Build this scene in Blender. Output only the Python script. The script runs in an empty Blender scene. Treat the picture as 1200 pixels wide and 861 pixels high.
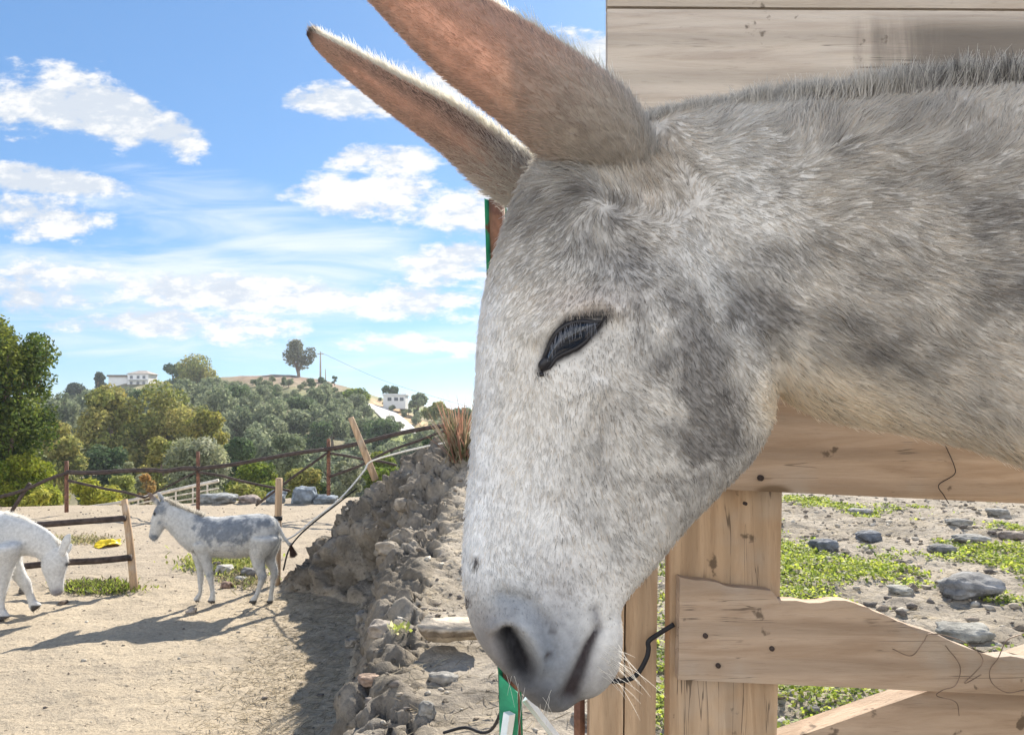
import bpy, bmesh, math, random
import numpy as np
from mathutils import Vector, Matrix
from mathutils.bvhtree import BVHTree

random.seed(7)
rng = np.random.default_rng(7)
SC = bpy.context.scene
COL = SC.collection
R = math.radians

# ------------------------------------------------------------------ camera
CAM_Z = 2.3
PITCH = math.atan(54.5 / 900.0)
cd = bpy.data.cameras.new('camera')
cam = bpy.data.objects.new('camera', cd)
COL.objects.link(cam)
cam.location = (0, 0, CAM_Z)
cam.rotation_euler = (R(90) + PITCH, 0, 0)
cd.sensor_width = 36.0
cd.lens = 27.0
cd.clip_start = 0.02
cd.clip_end = 30000
SC.camera = cam

# ------------------------------------------------------------------ world, sun, exposure
SUN_AZ = R(17)      # to the right of straight ahead (+Y)
SUN_EL = R(36)
EXPOSURE = 1.4
SKY_STRENGTH = 0.075
SUN_STRENGTH = 4.4

SC.view_settings.view_transform = 'Standard'
SC.view_settings.look = 'None'
SC.view_settings.gamma = 1.0
SC.view_settings.exposure = EXPOSURE
SC.view_settings.use_curve_mapping = False
SC.cycles.max_bounces = 8
SC.cycles.transparent_max_bounces = 8
SC.cycles.sample_clamp_indirect = 6
try:
    SC.cycles_curves.shape = 'RIBBONS'
except Exception:
    pass


class NT:
    """small helper for node trees"""
    def __init__(self, tree):
        self.t = tree
        self.n = tree.nodes
        self.l = tree.links

    def node(self, typ, **kw):
        nd = self.n.new(typ)
        for k, v in kw.items():
            setattr(nd, k, v)
        return nd

    def put(self, sock, val):
        if val is None:
            return
        if isinstance(val, bpy.types.NodeSocket):
            self.l.new(val, sock)
        else:
            sock.default_value = val

    def math(self, op, a, b=None, c=None, clamp=False):
        nd = self.node('ShaderNodeMath', operation=op, use_clamp=clamp)
        self.put(nd.inputs[0], a)
        self.put(nd.inputs[1], b)
        self.put(nd.inputs[2], c)
        return nd.outputs[0]

    def vmath(self, op, a, b=None):
        nd = self.node('ShaderNodeVectorMath', operation=op)
        self.put(nd.inputs[0], a)
        self.put(nd.inputs[1], b)
        return nd.outputs[0]

    def mix(self, fac, a, b, blend='MIX'):
        nd = self.node('ShaderNodeMix', data_type='RGBA', blend_type=blend)
        self.put(nd.inputs[0], fac)
        self.put(nd.inputs[6], a if not isinstance(a, tuple) else (*a[:3], 1))
        self.put(nd.inputs[7], b if not isinstance(b, tuple) else (*b[:3], 1))
        return nd.outputs[2]

    def noise(self, vec, scale, detail=4, rough=0.55, dist=0.0):
        nd = self.node('ShaderNodeTexNoise')
        self.put(nd.inputs['Vector'], vec)
        nd.inputs['Scale'].default_value = scale
        nd.inputs['Detail'].default_value = detail
        nd.inputs['Roughness'].default_value = rough
        nd.inputs['Distortion'].default_value = dist
        return nd.outputs['Fac']

    def ramp(self, fac, lo, hi, a=0.0, b=1.0):
        nd = self.node('ShaderNodeMapRange', interpolation_type='SMOOTHSTEP')
        self.put(nd.inputs[0], fac)
        nd.inputs[1].default_value = lo
        nd.inputs[2].default_value = hi
        nd.inputs[3].default_value = a
        nd.inputs[4].default_value = b
        return nd.outputs[0]


world = bpy.data.worlds.new('World')
SC.world = world
world.use_nodes = True


def build_world():
    t = NT(world.node_tree)
    t.n.clear()
    sky = t.node('ShaderNodeTexSky', sky_type='NISHITA')
    sky.sun_disc = False
    sky.sun_elevation = SUN_EL
    sky.sun_rotation = SUN_AZ
    sky.altitude = 100
    sky.air_density = 1.0
    sky.dust_density = 0.3
    sky.ozone_density = 2.5
    co = t.node('ShaderNodeTexCoord').outputs['Generated']
    sep = t.node('ShaderNodeSeparateXYZ')
    t.put(sep.inputs[0], co)
    x, y, z = sep.outputs
    yy = t.math('MAXIMUM', t.math('ABSOLUTE', y), 0.05)
    u = t.math('DIVIDE', x, yy)
    v = t.math('DIVIDE', z, yy)
    # warped coordinates
    cmb = t.node('ShaderNodeCombineXYZ')
    t.put(cmb.inputs[0], u)
    t.put(cmb.inputs[1], t.math('MULTIPLY', v, 2.2))
    t.put(cmb.inputs[2], y)
    p = cmb.outputs[0]
    n1 = t.noise(p, 7.0, 9, 0.62, 0.3)
    n2 = t.noise(t.vmath('ADD', p, (5.2, 1.3, 0.0)), 3.0, 5, 0.55)
    fine = t.noise(t.vmath('ADD', p, (1.2, 7.3, 0.0)), 22.0, 6, 0.65)
    # cumulus patches, given as direction ellipses
    blobs = [  # px, py, rx, ry, slope, weight
        (40, 112, 95, 42, 0.10, 1.0), (118, 128, 62, 40, 0.25, 0.95), (196, 158, 42, 24, 0.3, 0.85),
        (60, 212, 85, 17, 0.12, 0.9), (52, 252, 66, 26, 0.0, 1.0),
        (392, 112, 62, 24, 0.1, 1.0), (440, 186, 62, 22, 0.05, 1.0), (440, 226, 100, 30, 0.05, 0.95),
        (535, 245, 75, 30, 0.0, 1.0), (500, 95, 60, 22, 0.1, 0.9), (700, 60, 50, 30, 0.3, 0.8),
        (530, 312, 70, 26, -0.05, 0.9), (300, 346, 330, 24, 0.06, 0.9), (60, 338, 150, 30, 0.0, 0.85),
        (235, 384, 170, 20, 0.05, 0.95), (480, 405, 110, 14, 0.08, 0.8),
        (900, 250, 200, 60, 0.0, 0.9), (1300, 200, 160, 60, 0.1, 0.9), (-250, 200, 160, 50, 0.1, 0.9), (-300, 360, 260, 30, 0.0, 0.9),
        (1000, 390, 300, 30, 0.0, 0.9)]
    acc = None
    for px, py, rx, ry, sl, w in blobs:
        cu, cv = (px - 600) / 900.0, (487 - py) / 900.0
        du = t.math('SUBTRACT', u, cu)
        dv = t.math('SUBTRACT', v, cv)
        dv = t.math('MULTIPLY_ADD', du, sl, dv)
        a = t.math('MULTIPLY', du, 900.0 / rx)
        b = t.math('MULTIPLY', dv, 900.0 / ry)
        d2 = t.math('ADD', t.math('MULTIPLY', a, a), t.math('MULTIPLY', b, b))
        e = t.math('MULTIPLY', t.math('SUBTRACT', 1.0, t.math('MULTIPLY', d2, 0.75)), w)
        acc = e if acc is None else t.math('MAXIMUM', acc, e)
    acc = t.math('MAXIMUM', acc, -1.2)
    f = t.math('MULTIPLY_ADD', t.math('SUBTRACT', n1, 0.5), 3.4, acc)
    f = t.math('MULTIPLY_ADD', t.math('SUBTRACT', fine, 0.5), 2.2, f)
    dens = t.ramp(f, 0.0, 0.8)
    # broad bright clouds added out of view behind the camera to fill shaded fronts
    behind = t.ramp(t.math('MULTIPLY_ADD', y, -1.0, t.math('MULTIPLY', t.math('SUBTRACT', n2, 0.5), 0.6)), 0.15, 0.4)
    behind = t.math('MULTIPLY', behind, t.math('MULTIPLY', t.ramp(n2, 0.36, 0.5), t.ramp(z, 0.42, 0.72, 1.0, 0.0)))
    # thin wisps
    wis = None
    for px, py, rx, ry, sl, w in [(330, 275, 210, 50, 0.25, 0.8), (230, 330, 330, 46, 0.03, 0.9), (300, 400, 420, 34, 0.02, 0.55)]:
        cu, cv = (px - 600) / 900.0, (487 - py) / 900.0
        du = t.math('SUBTRACT', u, cu)
        dv = t.math('MULTIPLY_ADD', du, sl, t.math('SUBTRACT', v, cv))
        a = t.math('MULTIPLY', du, 900.0 / rx)
        b = t.math('MULTIPLY', dv, 900.0 / ry)
        d2 = t.math('ADD', t.math('MULTIPLY', a, a), t.math('MULTIPLY', b, b))
        e = t.math('MULTIPLY', t.math('SUBTRACT', 1.0, t.math('MULTIPLY', d2, 0.7)), w)
        wis = e if wis is None else t.math('MAXIMUM', wis, e)
    wv = t.node('ShaderNodeMapping')
    t.put(wv.inputs[0], p)
    wv.inputs['Rotation'].default_value = (0, 0, R(-18))
    wv.inputs['Scale'].default_value = (1.0, 3.2, 1.0)
    wn = t.noise(wv.outputs[0], 3.2, 8, 0.6, 0.9)
    wf = t.ramp(t.math('MULTIPLY_ADD', t.math('SUBTRACT', wn, 0.5), 2.6, wis), 0.0, 1.3, 0.0, 0.9)
    shade = t.ramp(t.math('MULTIPLY_ADD', t.math('SUBTRACT', fine, 0.5), 1.6, n2), 0.3, 0.65)
    ccol = t.mix(shade, (3.6, 3.95, 4.45), (5.2, 5.2, 5.2))
    gm = t.node('ShaderNodeGamma')
    t.put(gm.inputs[0], sky.outputs[0])
    gm.inputs[1].default_value = 0.65
    blue = t.mix(1.0, gm.outputs[0], SKY_TINT, 'MULTIPLY')
    skyc = t.mix(wf, blue, (4.6, 5.0, 5.4))
    full = t.mix(dens, skyc, ccol)
    full = t.mix(behind, full, (14.4, 14.6, 14.9))
    bg = t.node('ShaderNodeBackground')
    t.put(bg.inputs[0], full)
    bg.inputs[1].default_value = SKY_STRENGTH
    out = t.node('ShaderNodeOutputWorld')
    t.l.new(bg.outputs[0], out.inputs[0])


SKY_TINT = (0.68, 1.02, 1.40)
build_world()

sd = bpy.data.lights.new('sun', 'SUN')
sd.energy = SUN_STRENGTH
sd.angle = R(0.53)
sd.color = (1.0, 0.93, 0.81)
sun = bpy.data.objects.new('sun', sd)
COL.objects.link(sun)
sdir = Vector((math.sin(SUN_AZ) * math.cos(SUN_EL), math.cos(SUN_AZ) * math.cos(SUN_EL), math.sin(SUN_EL)))
sun.rotation_euler = sdir.to_track_quat('Z', 'Y').to_euler()
sun.location = (5, 10, 30)

# ------------------------------------------------------------------ geometry helpers
CP, SP = math.cos(PITCH), math.sin(PITCH)


def at(px, py, Y):
    """world point at distance Y in front of the camera seen at photo pixel px, py (the photo is 1200 wide)"""
    x, z = (px - 600) / 900.0, (430.5 - py) / 900.0
    dy, dz = CP - SP * z, SP + CP * z
    k = Y / dy
    return np.array((x * k, Y, CAM_Z + dz * k))


def gnd(px, py, z0=0.0):
    x, z = (px - 600) / 900.0, (430.5 - py) / 900.0
    dy, dz = CP - SP * z, SP + CP * z
    k = (z0 - CAM_Z) / dz
    return np.array((x * k, dy * k, z0))


def proj(P):
    """photo pixel of world points (n,3)"""
    P = np.asarray(P, float)
    y, z = P[..., 1], P[..., 2] - CAM_Z
    d = CP * y + SP * z
    v = -SP * y + CP * z
    return 600 + 900 * P[..., 0] / d, 430.5 - 900 * v / d


def _hash(ix, iy, iz, s):
    h = (ix.astype(np.int64) * 73856093) ^ (iy.astype(np.int64) * 19349663) ^ (iz.astype(np.int64) * 83492791) ^ (s * 2654435)
    h = (h ^ (h >> 13)) * 1274126177
    h = h & 0x7fffffff
    h = (h ^ (h >> 16)) * 69069 & 0x7fffffff
    return (h % 65536) / 65535.0


def vnoise(P, s=0):
    P = np.asarray(P, float)
    i = np.floor(P).astype(np.int64)
    f = P - i
    f = f * f * (3 - 2 * f)
    r = 0
    for a in (0, 1):
        wx = f[:, 0] if a else 1 - f[:, 0]
        for b in (0, 1):
            wy = f[:, 1] if b else 1 - f[:, 1]
            for c in (0, 1):
                wz = f[:, 2] if c else 1 - f[:, 2]
                r = r + wx * wy * wz * _hash(i[:, 0] + a, i[:, 1] + b, i[:, 2] + c, s)
    return r * 2 - 1


def fbm(P, oct=4, s=0, gain=0.5):
    P = np.asarray(P, float)
    r, a, k = 0, 1.0, 1.0
    for o in range(oct):
        r = r + a * vnoise(P * k + 17.3 * o, s + o)
        a *= gain
        k *= 2.03
    return r


def sstep(a, b, x):
    t = np.clip((x - a) / (b - a), 0, 1)
    return t * t * (3 - 2 * t)


def mesh_np(name, V, F, mats, cols=None, smooth=True, matidx=None):
    me = bpy.data.meshes.new(name)
    V = np.asarray(V, np.float32)
    F = np.asarray(F, np.int32)
    k = F.shape[1]
    me.vertices.add(len(V))
    me.vertices.foreach_set('co', V.ravel())
    me.loops.add(F.size)
    me.loops.foreach_set('vertex_index', F.ravel())
    me.polygons.add(len(F))
    me.polygons.foreach_set('loop_start', np.arange(0, F.size, k, dtype=np.int32))
    me.polygons.foreach_set('loop_total', np.full(len(F), k, np.int32))
    if smooth:
        me.polygons.foreach_set('use_smooth', np.ones(len(F), bool))
    if not isinstance(mats, (list, tuple)):
        mats = [mats]
    for m in mats:
        me.materials.append(m)
    if matidx is not None:
        me.polygons.foreach_set('material_index', np.asarray(matidx, np.int32))
    me.update(calc_edges=True)
    me.validate()
    if cols is not None:
        setcol(me, cols)
    return me


def setcol(me, cols):
    a = me.color_attributes.get('col') or me.color_attributes.new('col', 'FLOAT_COLOR', 'POINT')
    c = np.ones((len(me.vertices), 4), np.float32)
    c[:, :3] = cols
    a.data.foreach_set('color', c.ravel())


def link(name, me, parent=None, mat=None):
    o = bpy.data.objects.new(name, me)
    COL.objects.link(o)
    if mat is not None:
        me.materials.append(mat)
    if parent is not None:
        o.parent = parent
    return o


def tag(o, label=None, cat=None, group=None, kind=None):
    if label:
        o['label'] = label
    if cat:
        o['category'] = cat
    if group:
        o['group'] = group
    if kind:
        o['kind'] = kind
    return o


def empty(name, loc=(0, 0, 0)):
    o = bpy.data.objects.new(name, None)
    o.empty_display_size = 0.1
    COL.objects.link(o)
    o.location = loc
    return o


def part(name, me, root):
    """mesh given in world coordinates, parented to an unrotated thing"""
    o = link(name, me)
    o.parent = root
    p = Vector((0, 0, 0))
    r = root
    while r is not None:
        p += r.location
        r = r.parent
    o.location = -p if root.type == 'EMPTY' else (0, 0, 0)
    return o


def catmull(P, n):
    P = np.asarray(P, float)
    m = len(P)
    E = np.vstack([2 * P[0] - P[1], P, 2 * P[-1] - P[-2]])
    out = []
    for i in range(m - 1):
        p0, p1, p2, p3 = E[i], E[i + 1], E[i + 2], E[i + 3]
        for t in np.linspace(0, 1, n, endpoint=False):
            out.append(0.5 * ((2 * p1) + (-p0 + p2) * t + (2 * p0 - 5 * p1 + 4 * p2 - p3) * t * t + (-p0 + 3 * p1 - 3 * p2 + p3) * t ** 3))
    out.append(P[-1])
    return np.array(out)


def loft(C, A, L, ring=28, expo=2.0, sub=6):
    """closed loft: centres C, in-plane half vectors A, lateral half vectors L"""
    S = catmull(np.hstack([C, A, L]), sub)
    n = len(S)
    th = np.linspace(0, 2 * np.pi, ring, endpoint=False)
    ct, st = np.cos(th), np.sin(th)
    e = 2.0 / expo
    ct, st = np.sign(ct) * np.abs(ct) ** e, np.sign(st) * np.abs(st) ** e
    V = (S[:, None, 0:3] + S[:, None, 3:6] * ct[None, :, None] + S[:, None, 6:9] * st[None, :, None]).reshape(-1, 3)
    F = []
    for i in range(n - 1):
        a = i * ring
        for j in range(ring):
            k = (j + 1) % ring
            F.append((a + j, a + k, a + ring + k, a + ring + j))
    V = list(V)
    for i0, c in ((0, S[0, 0:3]), ((n - 1) * ring, S[-1, 0:3])):
        ci = len(V)
        V.append(c)
        for j in range(ring):
            k = (j + 1) % ring
            F.append((ci, i0 + k, i0 + j, ci) if i0 == 0 else (ci, i0 + j, i0 + k, ci))
    return V, F


class Geo:
    def __init__(self):
        self.V, self.F, self.C = [], [], []

    def add(self, V, F, col=None):
        b = len(self.V)
        self.V += [tuple(v) for v in V]
        for f in F:
            g = [b + i for i in f]
            if len(g) == 4 and g[3] == g[0]:
                g = g[:3]
            self.F.append(tuple(g))
        if col is not None:
            self.C += [col] * len(V)
        return self

    def mesh(self, name, mat, smooth=True):
        me = bpy.data.meshes.new(name)
        me.from_pydata(self.V, [], self.F)
        if smooth:
            me.polygons.foreach_set('use_smooth', np.ones(len(me.polygons), bool))
        for m in (mat if isinstance(mat, (list, tuple)) else [mat]):
            me.materials.append(m)
        if self.C:
            setcol(me, np.array(self.C))
        return me


def tube(path, rad, ring=10, sub=5, closed_caps=True):
    """swept tube along world points"""
    P = np.asarray(path, float)
    rad = np.broadcast_to(np.asarray(rad, float), (len(P),))
    S = catmull(np.hstack([P, rad[:, None]]), sub) if len(P) > 2 else np.hstack([P, rad[:, None]])
    pts, r = S[:, :3], np.maximum(S[:, 3], 1e-4)
    T = np.gradient(pts, axis=0)
    T /= np.linalg.norm(T, axis=1)[:, None] + 1e-12
    up = np.array((0, 0, 1.0)) if abs(T[0, 2]) < 0.9 else np.array((1.0, 0, 0))
    V, F = [], []
    for i in range(len(pts)):
        n = up - T[i] * np.dot(up, T[i])
        n /= np.linalg.norm(n) + 1e-12
        b = np.cross(T[i], n)
        up = n
        for j in range(ring):
            a = 2 * math.pi * j / ring
            V.append(pts[i] + r[i] * (math.cos(a) * n + math.sin(a) * b))
    for i in range(len(pts) - 1):
        for j in range(ring):
            k = (j + 1) % ring
            F.append((i * ring + j, i * ring + k, (i + 1) * ring + k, (i + 1) * ring + j))
    c0, c1 = len(V), len(V) + 1
    V += [pts[0], pts[-1]]
    m = (len(pts) - 1) * ring
    for j in range(ring):
        k = (j + 1) % ring
        F.append((c0, k, j, c0))
        F.append((c1, m + j, m + k, c1))
    return V, F


def remesh(V, F, voxel, smooth_it=4):
    me = bpy.data.meshes.new('tmp')
    g = Geo()
    g.V, g.F = [tuple(v) for v in V], F
    me.from_pydata(g.V, [], g.F)
    bm = bmesh.new()
    bm.from_mesh(me)
    bmesh.ops.recalc_face_normals(bm, faces=bm.faces)
    bm.to_mesh(me)
    bm.free()
    o = bpy.data.objects.new('tmp', me)
    COL.objects.link(o)
    md = o.modifiers.new('r', 'REMESH')
    md.mode = 'VOXEL'
    md.voxel_size = voxel
    md.adaptivity = 0
    if smooth_it:
        s = o.modifiers.new('s', 'SMOOTH')
        s.factor = 0.5
        s.iterations = smooth_it
    dg = bpy.context.evaluated_depsgraph_get()
    ev = o.evaluated_get(dg)
    m2 = bpy.data.meshes.new_from_object(ev)
    n = len(m2.vertices)
    co = np.empty(n * 3, np.float32)
    m2.vertices.foreach_get('co', co)
    lo = np.empty(len(m2.loops), np.int32)
    m2.loops.foreach_get('vertex_index', lo)
    bpy.data.objects.remove(o)
    bpy.data.meshes.remove(me)
    co = co.reshape(-1, 3).astype(float)
    fs = lo.reshape(-1, 4)
    bpy.data.meshes.remove(m2)
    return co, fs


def vnormals(V, F):
    a, b, c, d = (V[F[:, i]] for i in range(4))
    n = np.cross(c - a, d - b)
    N = np.zeros_like(V)
    for i in range(4):
        np.add.at(N, F[:, i], n)
    return N / (np.linalg.norm(N, axis=1)[:, None] + 1e-12)


def segd(x, y, pts):
    """distance in px to polyline, and parameter 0..1"""
    best = np.full(x.shape, 1e9)
    par = np.zeros(x.shape)
    n = len(pts) - 1
    for i in range(n):
        (x0, y0), (x1, y1) = pts[i], pts[i + 1]
        dx, dy = x1 - x0, y1 - y0
        t = np.clip(((x - x0) * dx + (y - y0) * dy) / (dx * dx + dy * dy), 0, 1)
        d = np.hypot(x - x0 - t * dx, y - y0 - t * dy)
        m = d < best
        best = np.where(m, d, best)
        par = np.where(m, (i + t) / n, par)
    return best, par


def gau(x, y, cx, cy, sx, sy, ang=0.0):
    c, s = math.cos(R(ang)), math.sin(R(ang))
    a, b = (x - cx) * c + (y - cy) * s, -(x - cx) * s + (y - cy) * c
    return np.exp(-0.5 * ((a / sx) ** 2 + (b / sy) ** 2))


def curves_obj(name, pts, rad, cols, mat, parent=None):
    """pts (n,k,3), rad (n,k), cols (n,3)"""
    n, k = pts.shape[:2]
    hc = bpy.data.hair_curves.new(name)
    hc.add_curves([k] * n)
    hc.position_data.foreach_set('vector', np.ascontiguousarray(pts, np.float32).ravel())
    ra = hc.attributes.get('radius') or hc.attributes.new('radius', 'FLOAT', 'POINT')
    ra.data.foreach_set('value', np.ascontiguousarray(rad, np.float32).ravel())
    ca = hc.attributes.new('hcol', 'FLOAT_COLOR', 'CURVE')
    c4 = np.ones((n, 4), np.float32)
    c4[:, :3] = cols
    ca.data.foreach_set('color', c4.ravel())
    hc.materials.append(mat)
    o = bpy.data.objects.new(name, hc)
    COL.objects.link(o)
    if parent is not None:
        o.parent = parent
    return o


# ------------------------------------------------------------------ materials
def material(name, base=None, rough=0.9, attr=False, nscale=20.0, namt=0.35, bump=0.0, bscale=60.0, transl=0.0, spec=0.2,
             stretch=None, metallic=0.0, second=None, sec_scale=5.0, sec_lo=0.5, sec_hi=0.6, aname='col'):
    m = bpy.data.materials.new(name)
    m.use_nodes = True
    t = NT(m.node_tree)
    bs = t.n['Principled BSDF']
    out = t.n['Material Output']
    co = t.node('ShaderNodeTexCoord').outputs['Object']
    if stretch:
        mp = t.node('ShaderNodeMapping')
        t.put(mp.inputs[0], co)
        mp.inputs['Scale'].default_value = stretch
        co = mp.outputs[0]
    if attr:
        an = t.node('ShaderNodeAttribute', attribute_name=aname)
        c = an.outputs['Color']
    else:
        c = None
    basec = c if c is not None else (*base, 1)
    if c is None:
        rgb = t.node('ShaderNodeRGB')
        rgb.outputs[0].default_value = basec
        basec = rgb.outputs[0]
    if second is not None:
        basec = t.mix(t.ramp(t.noise(co, sec_scale, 6, 0.6), sec_lo, sec_hi), basec, second)
    nz = t.noise(co, nscale, 6, 0.6)
    k = t.ramp(nz, 0.25, 0.75, 1 - namt, 1 + namt)
    cc = t.node('ShaderNodeCombineColor')
    for i in range(3):
        t.put(cc.inputs[i], k)
    basec = t.mix(1.0, basec, cc.outputs[0], 'MULTIPLY')
    t.put(bs.inputs['Base Color'], basec)
    bs.inputs['Roughness'].default_value = rough
    bs.inputs['Metallic'].default_value = metallic
    bs.inputs['Specular IOR Level'].default_value = spec
    if bump:
        bn = t.node('ShaderNodeBump')
        bn.inputs['Strength'].default_value = 1.0
        bn.inputs['Distance'].default_value = bump
        t.put(bn.inputs['Height'], t.noise(co, bscale, 8, 0.65))
        t.put(bs.inputs['Normal'], bn.outputs[0])
    if transl:
        tr = t.node('ShaderNodeBsdfTranslucent')
        t.put(tr.inputs[0], basec)
        mx = t.node('ShaderNodeMixShader')
        mx.inputs[0].default_value = transl
        t.l.new(bs.outputs[0], mx.inputs[1])
        t.l.new(tr.outputs[0], mx.inputs[2])
        t.l.new(mx.outputs[0], out.inputs[0])
    return m


def hair_material(name, transl=0.4):
    m = bpy.data.materials.new(name)
    m.use_nodes = True
    t = NT(m.node_tree)
    t.n.clear()
    out = t.node('ShaderNodeOutputMaterial')
    an = t.node('ShaderNodeAttribute', attribute_name='hcol')
    df = t.node('ShaderNodeBsdfDiffuse')
    tr = t.node('ShaderNodeBsdfTranslucent')
    t.put(df.inputs[0], an.outputs['Color'])
    t.put(tr.inputs[0], an.outputs['Color'])
    mx = t.node('ShaderNodeMixShader')
    mx.inputs[0].default_value = transl
    t.l.new(df.outputs[0], mx.inputs[1])
    t.l.new(tr.outputs[0], mx.inputs[2])
    t.l.new(mx.outputs[0], out.inputs[0])
    return m


def ground_material():
    m = bpy.data.materials.new('soil')
    m.use_nodes = True
    t = NT(m.node_tree)
    bs = t.n['Principled BSDF']
    co = t.node('ShaderNodeTexCoord').outputs['Object']
    an = t.node('ShaderNodeAttribute', attribute_name='col').outputs['Color']
    n1 = t.noise(co, 2.2, 5, 0.6)
    n2 = t.noise(co, 28.0, 8, 0.7)
    n3 = t.noise(t.vmath('ADD', co, (3.3, 1.1, 4.0)), 9.0, 6, 0.65)
    c = t.mix(t.ramp(n1, 0.35, 0.65, 0.0, 0.35), an, (0.36, 0.30, 0.22))
    k = t.ramp(n2, 0.3, 0.68, 0.8, 1.16)
    cc = t.node('ShaderNodeCombineColor')
    for i in range(3):
        t.put(cc.inputs[i], k)
    c = t.mix(1.0, c, cc.outputs[0], 'MULTIPLY')
    # dark crumbs and clods
    vo = t.node('ShaderNodeTexVoronoi')
    t.put(vo.inputs['Vector'], co)
    vo.inputs['Scale'].default_value = 17.0
    crumb = t.math('MULTIPLY', t.ramp(vo.outputs['Distance'], 0.12, 0.26, 1.0, 0.0), t.ramp(n3, 0.5, 0.6))
    c = t.mix(t.math('MULTIPLY', crumb, 0.6), c, (0.13, 0.11, 0.085))
    t.put(bs.inputs['Base Color'], c)
    bs.inputs['Roughness'].default_value = 0.95
    bs.inputs['Specular IOR Level'].default_value = 0.1
    h = t.math('MULTIPLY_ADD', crumb, 0.7, t.math('MULTIPLY_ADD', n3, 0.9, n2))
    bn = t.node('ShaderNodeBump')
    bn.inputs['Strength'].default_value = 1.0
    bn.inputs['Distance'].default_value = 0.025
    t.put(bn.inputs['Height'], h)
    t.put(bs.inputs['Normal'], bn.outputs[0])
    return m


def wood_material(name, base, dark, axis='x', scale=1.0, bump=0.003, dark_x=None):
    m = bpy.data.materials.new(name)
    m.use_nodes = True
    t = NT(m.node_tree)
    bs = t.n['Principled BSDF']
    co = t.node('ShaderNodeTexCoord').outputs['Object']
    mp = t.node('ShaderNodeMapping')
    t.put(mp.inputs[0], co)
    s = {'x': (1.2, 14, 14), 'z': (14, 14, 1.2)}[axis]
    mp.inputs['Scale'].default_value = tuple(k * scale for k in s)
    g = t.noise(mp.outputs[0], 2.4, 8, 0.62, 0.7)
    wv = t.node('ShaderNodeTexWave', wave_type='BANDS', bands_direction='Z' if axis == 'x' else 'X')
    t.put(wv.inputs[0], mp.outputs[0])
    wv.inputs['Scale'].default_value = 0.35
    wv.inputs['Distortion'].default_value = 7.0
    wv.inputs['Detail'].default_value = 3.0
    wv.inputs['Detail Scale'].default_value = 0.7
    fine = t.noise(mp.outputs[0], 14.0, 6, 0.7)
    spots = t.noise(co, 26.0, 4, 0.5)
    patches = t.noise(co, 5.0, 4, 0.55)
    c = t.mix(t.ramp(g, 0.38, 0.68, 0.0, 0.75), base, dark)
    c = t.mix(t.math('MULTIPLY', t.ramp(wv.outputs['Fac'], 0.45, 1.0), 0.45), c, tuple(k * 0.6 for k in base))
    c = t.mix(t.ramp(patches, 0.5, 0.7, 0.0, 0.5), c, (0.42, 0.38, 0.33))
    c = t.mix(t.ramp(fine, 0.56, 0.74, 0.0, 0.4), c, tuple(k * 0.5 for k in dark))
    c = t.mix(t.ramp(spots, 0.66, 0.72, 0.0, 0.75), c, (0.07, 0.05, 0.035))
    crk = t.node('ShaderNodeMapping')
    t.put(crk.inputs[0], co)
    crk.inputs['Scale'].default_value = (1.5, 10, 40) if axis == 'x' else (40, 10, 1.5)
    crack = t.noise(crk.outputs[0], 1.0, 3, 0.5, 0.4)
    crack = t.ramp(t.math('ABSOLUTE', t.math('SUBTRACT', crack, 0.5)), 0.002, 0.009, 0.7, 0.0)
    crack = t.math('MULTIPLY', crack, t.ramp(patches, 0.5, 0.56))
    c = t.mix(crack, c, (0.05, 0.035, 0.025))
    if dark_x is not None:      # streaky dark tone past this x, fading out higher up
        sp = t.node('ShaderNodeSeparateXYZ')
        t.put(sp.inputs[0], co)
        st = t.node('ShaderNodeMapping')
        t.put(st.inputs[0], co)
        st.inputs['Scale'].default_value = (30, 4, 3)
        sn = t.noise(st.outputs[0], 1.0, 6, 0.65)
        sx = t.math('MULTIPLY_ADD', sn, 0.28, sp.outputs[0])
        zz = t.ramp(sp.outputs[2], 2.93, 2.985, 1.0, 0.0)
        c = t.mix(t.math('MULTIPLY', t.ramp(sx, dark_x + 0.08, dark_x + 0.26, 0.0, 0.85), zz), c, (0.115, 0.10, 0.085))
    # knots
    vo = t.node('ShaderNodeTexVoronoi')
    mk = t.node('ShaderNodeMapping')
    t.put(mk.inputs[0], co)
    mk.inputs['Scale'].default_value = (3.2, 2.0, 7.0) if axis == 'x' else (7.0, 2.0, 3.2)
    t.put(vo.inputs['Vector'], mk.outputs[0])
    vo.inputs['Scale'].default_value = 1.0
    c = t.mix(t.ramp(vo.outputs['Distance'], 0.07, 0.13, 0.8, 0.0), c, (0.12, 0.075, 0.04))
    t.put(bs.inputs['Base Color'], c)
    bs.inputs['Roughness'].default_value = 0.85
    bs.inputs['Specular IOR Level'].default_value = 0.2
    bn = t.node('ShaderNodeBump')
    bn.inputs['Distance'].default_value = bump
    t.put(bn.inputs['Height'], t.math('ADD', g, t.math('MULTIPLY', fine, 0.6)))
    t.put(bs.inputs['Normal'], bn.outputs[0])
    return m


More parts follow.
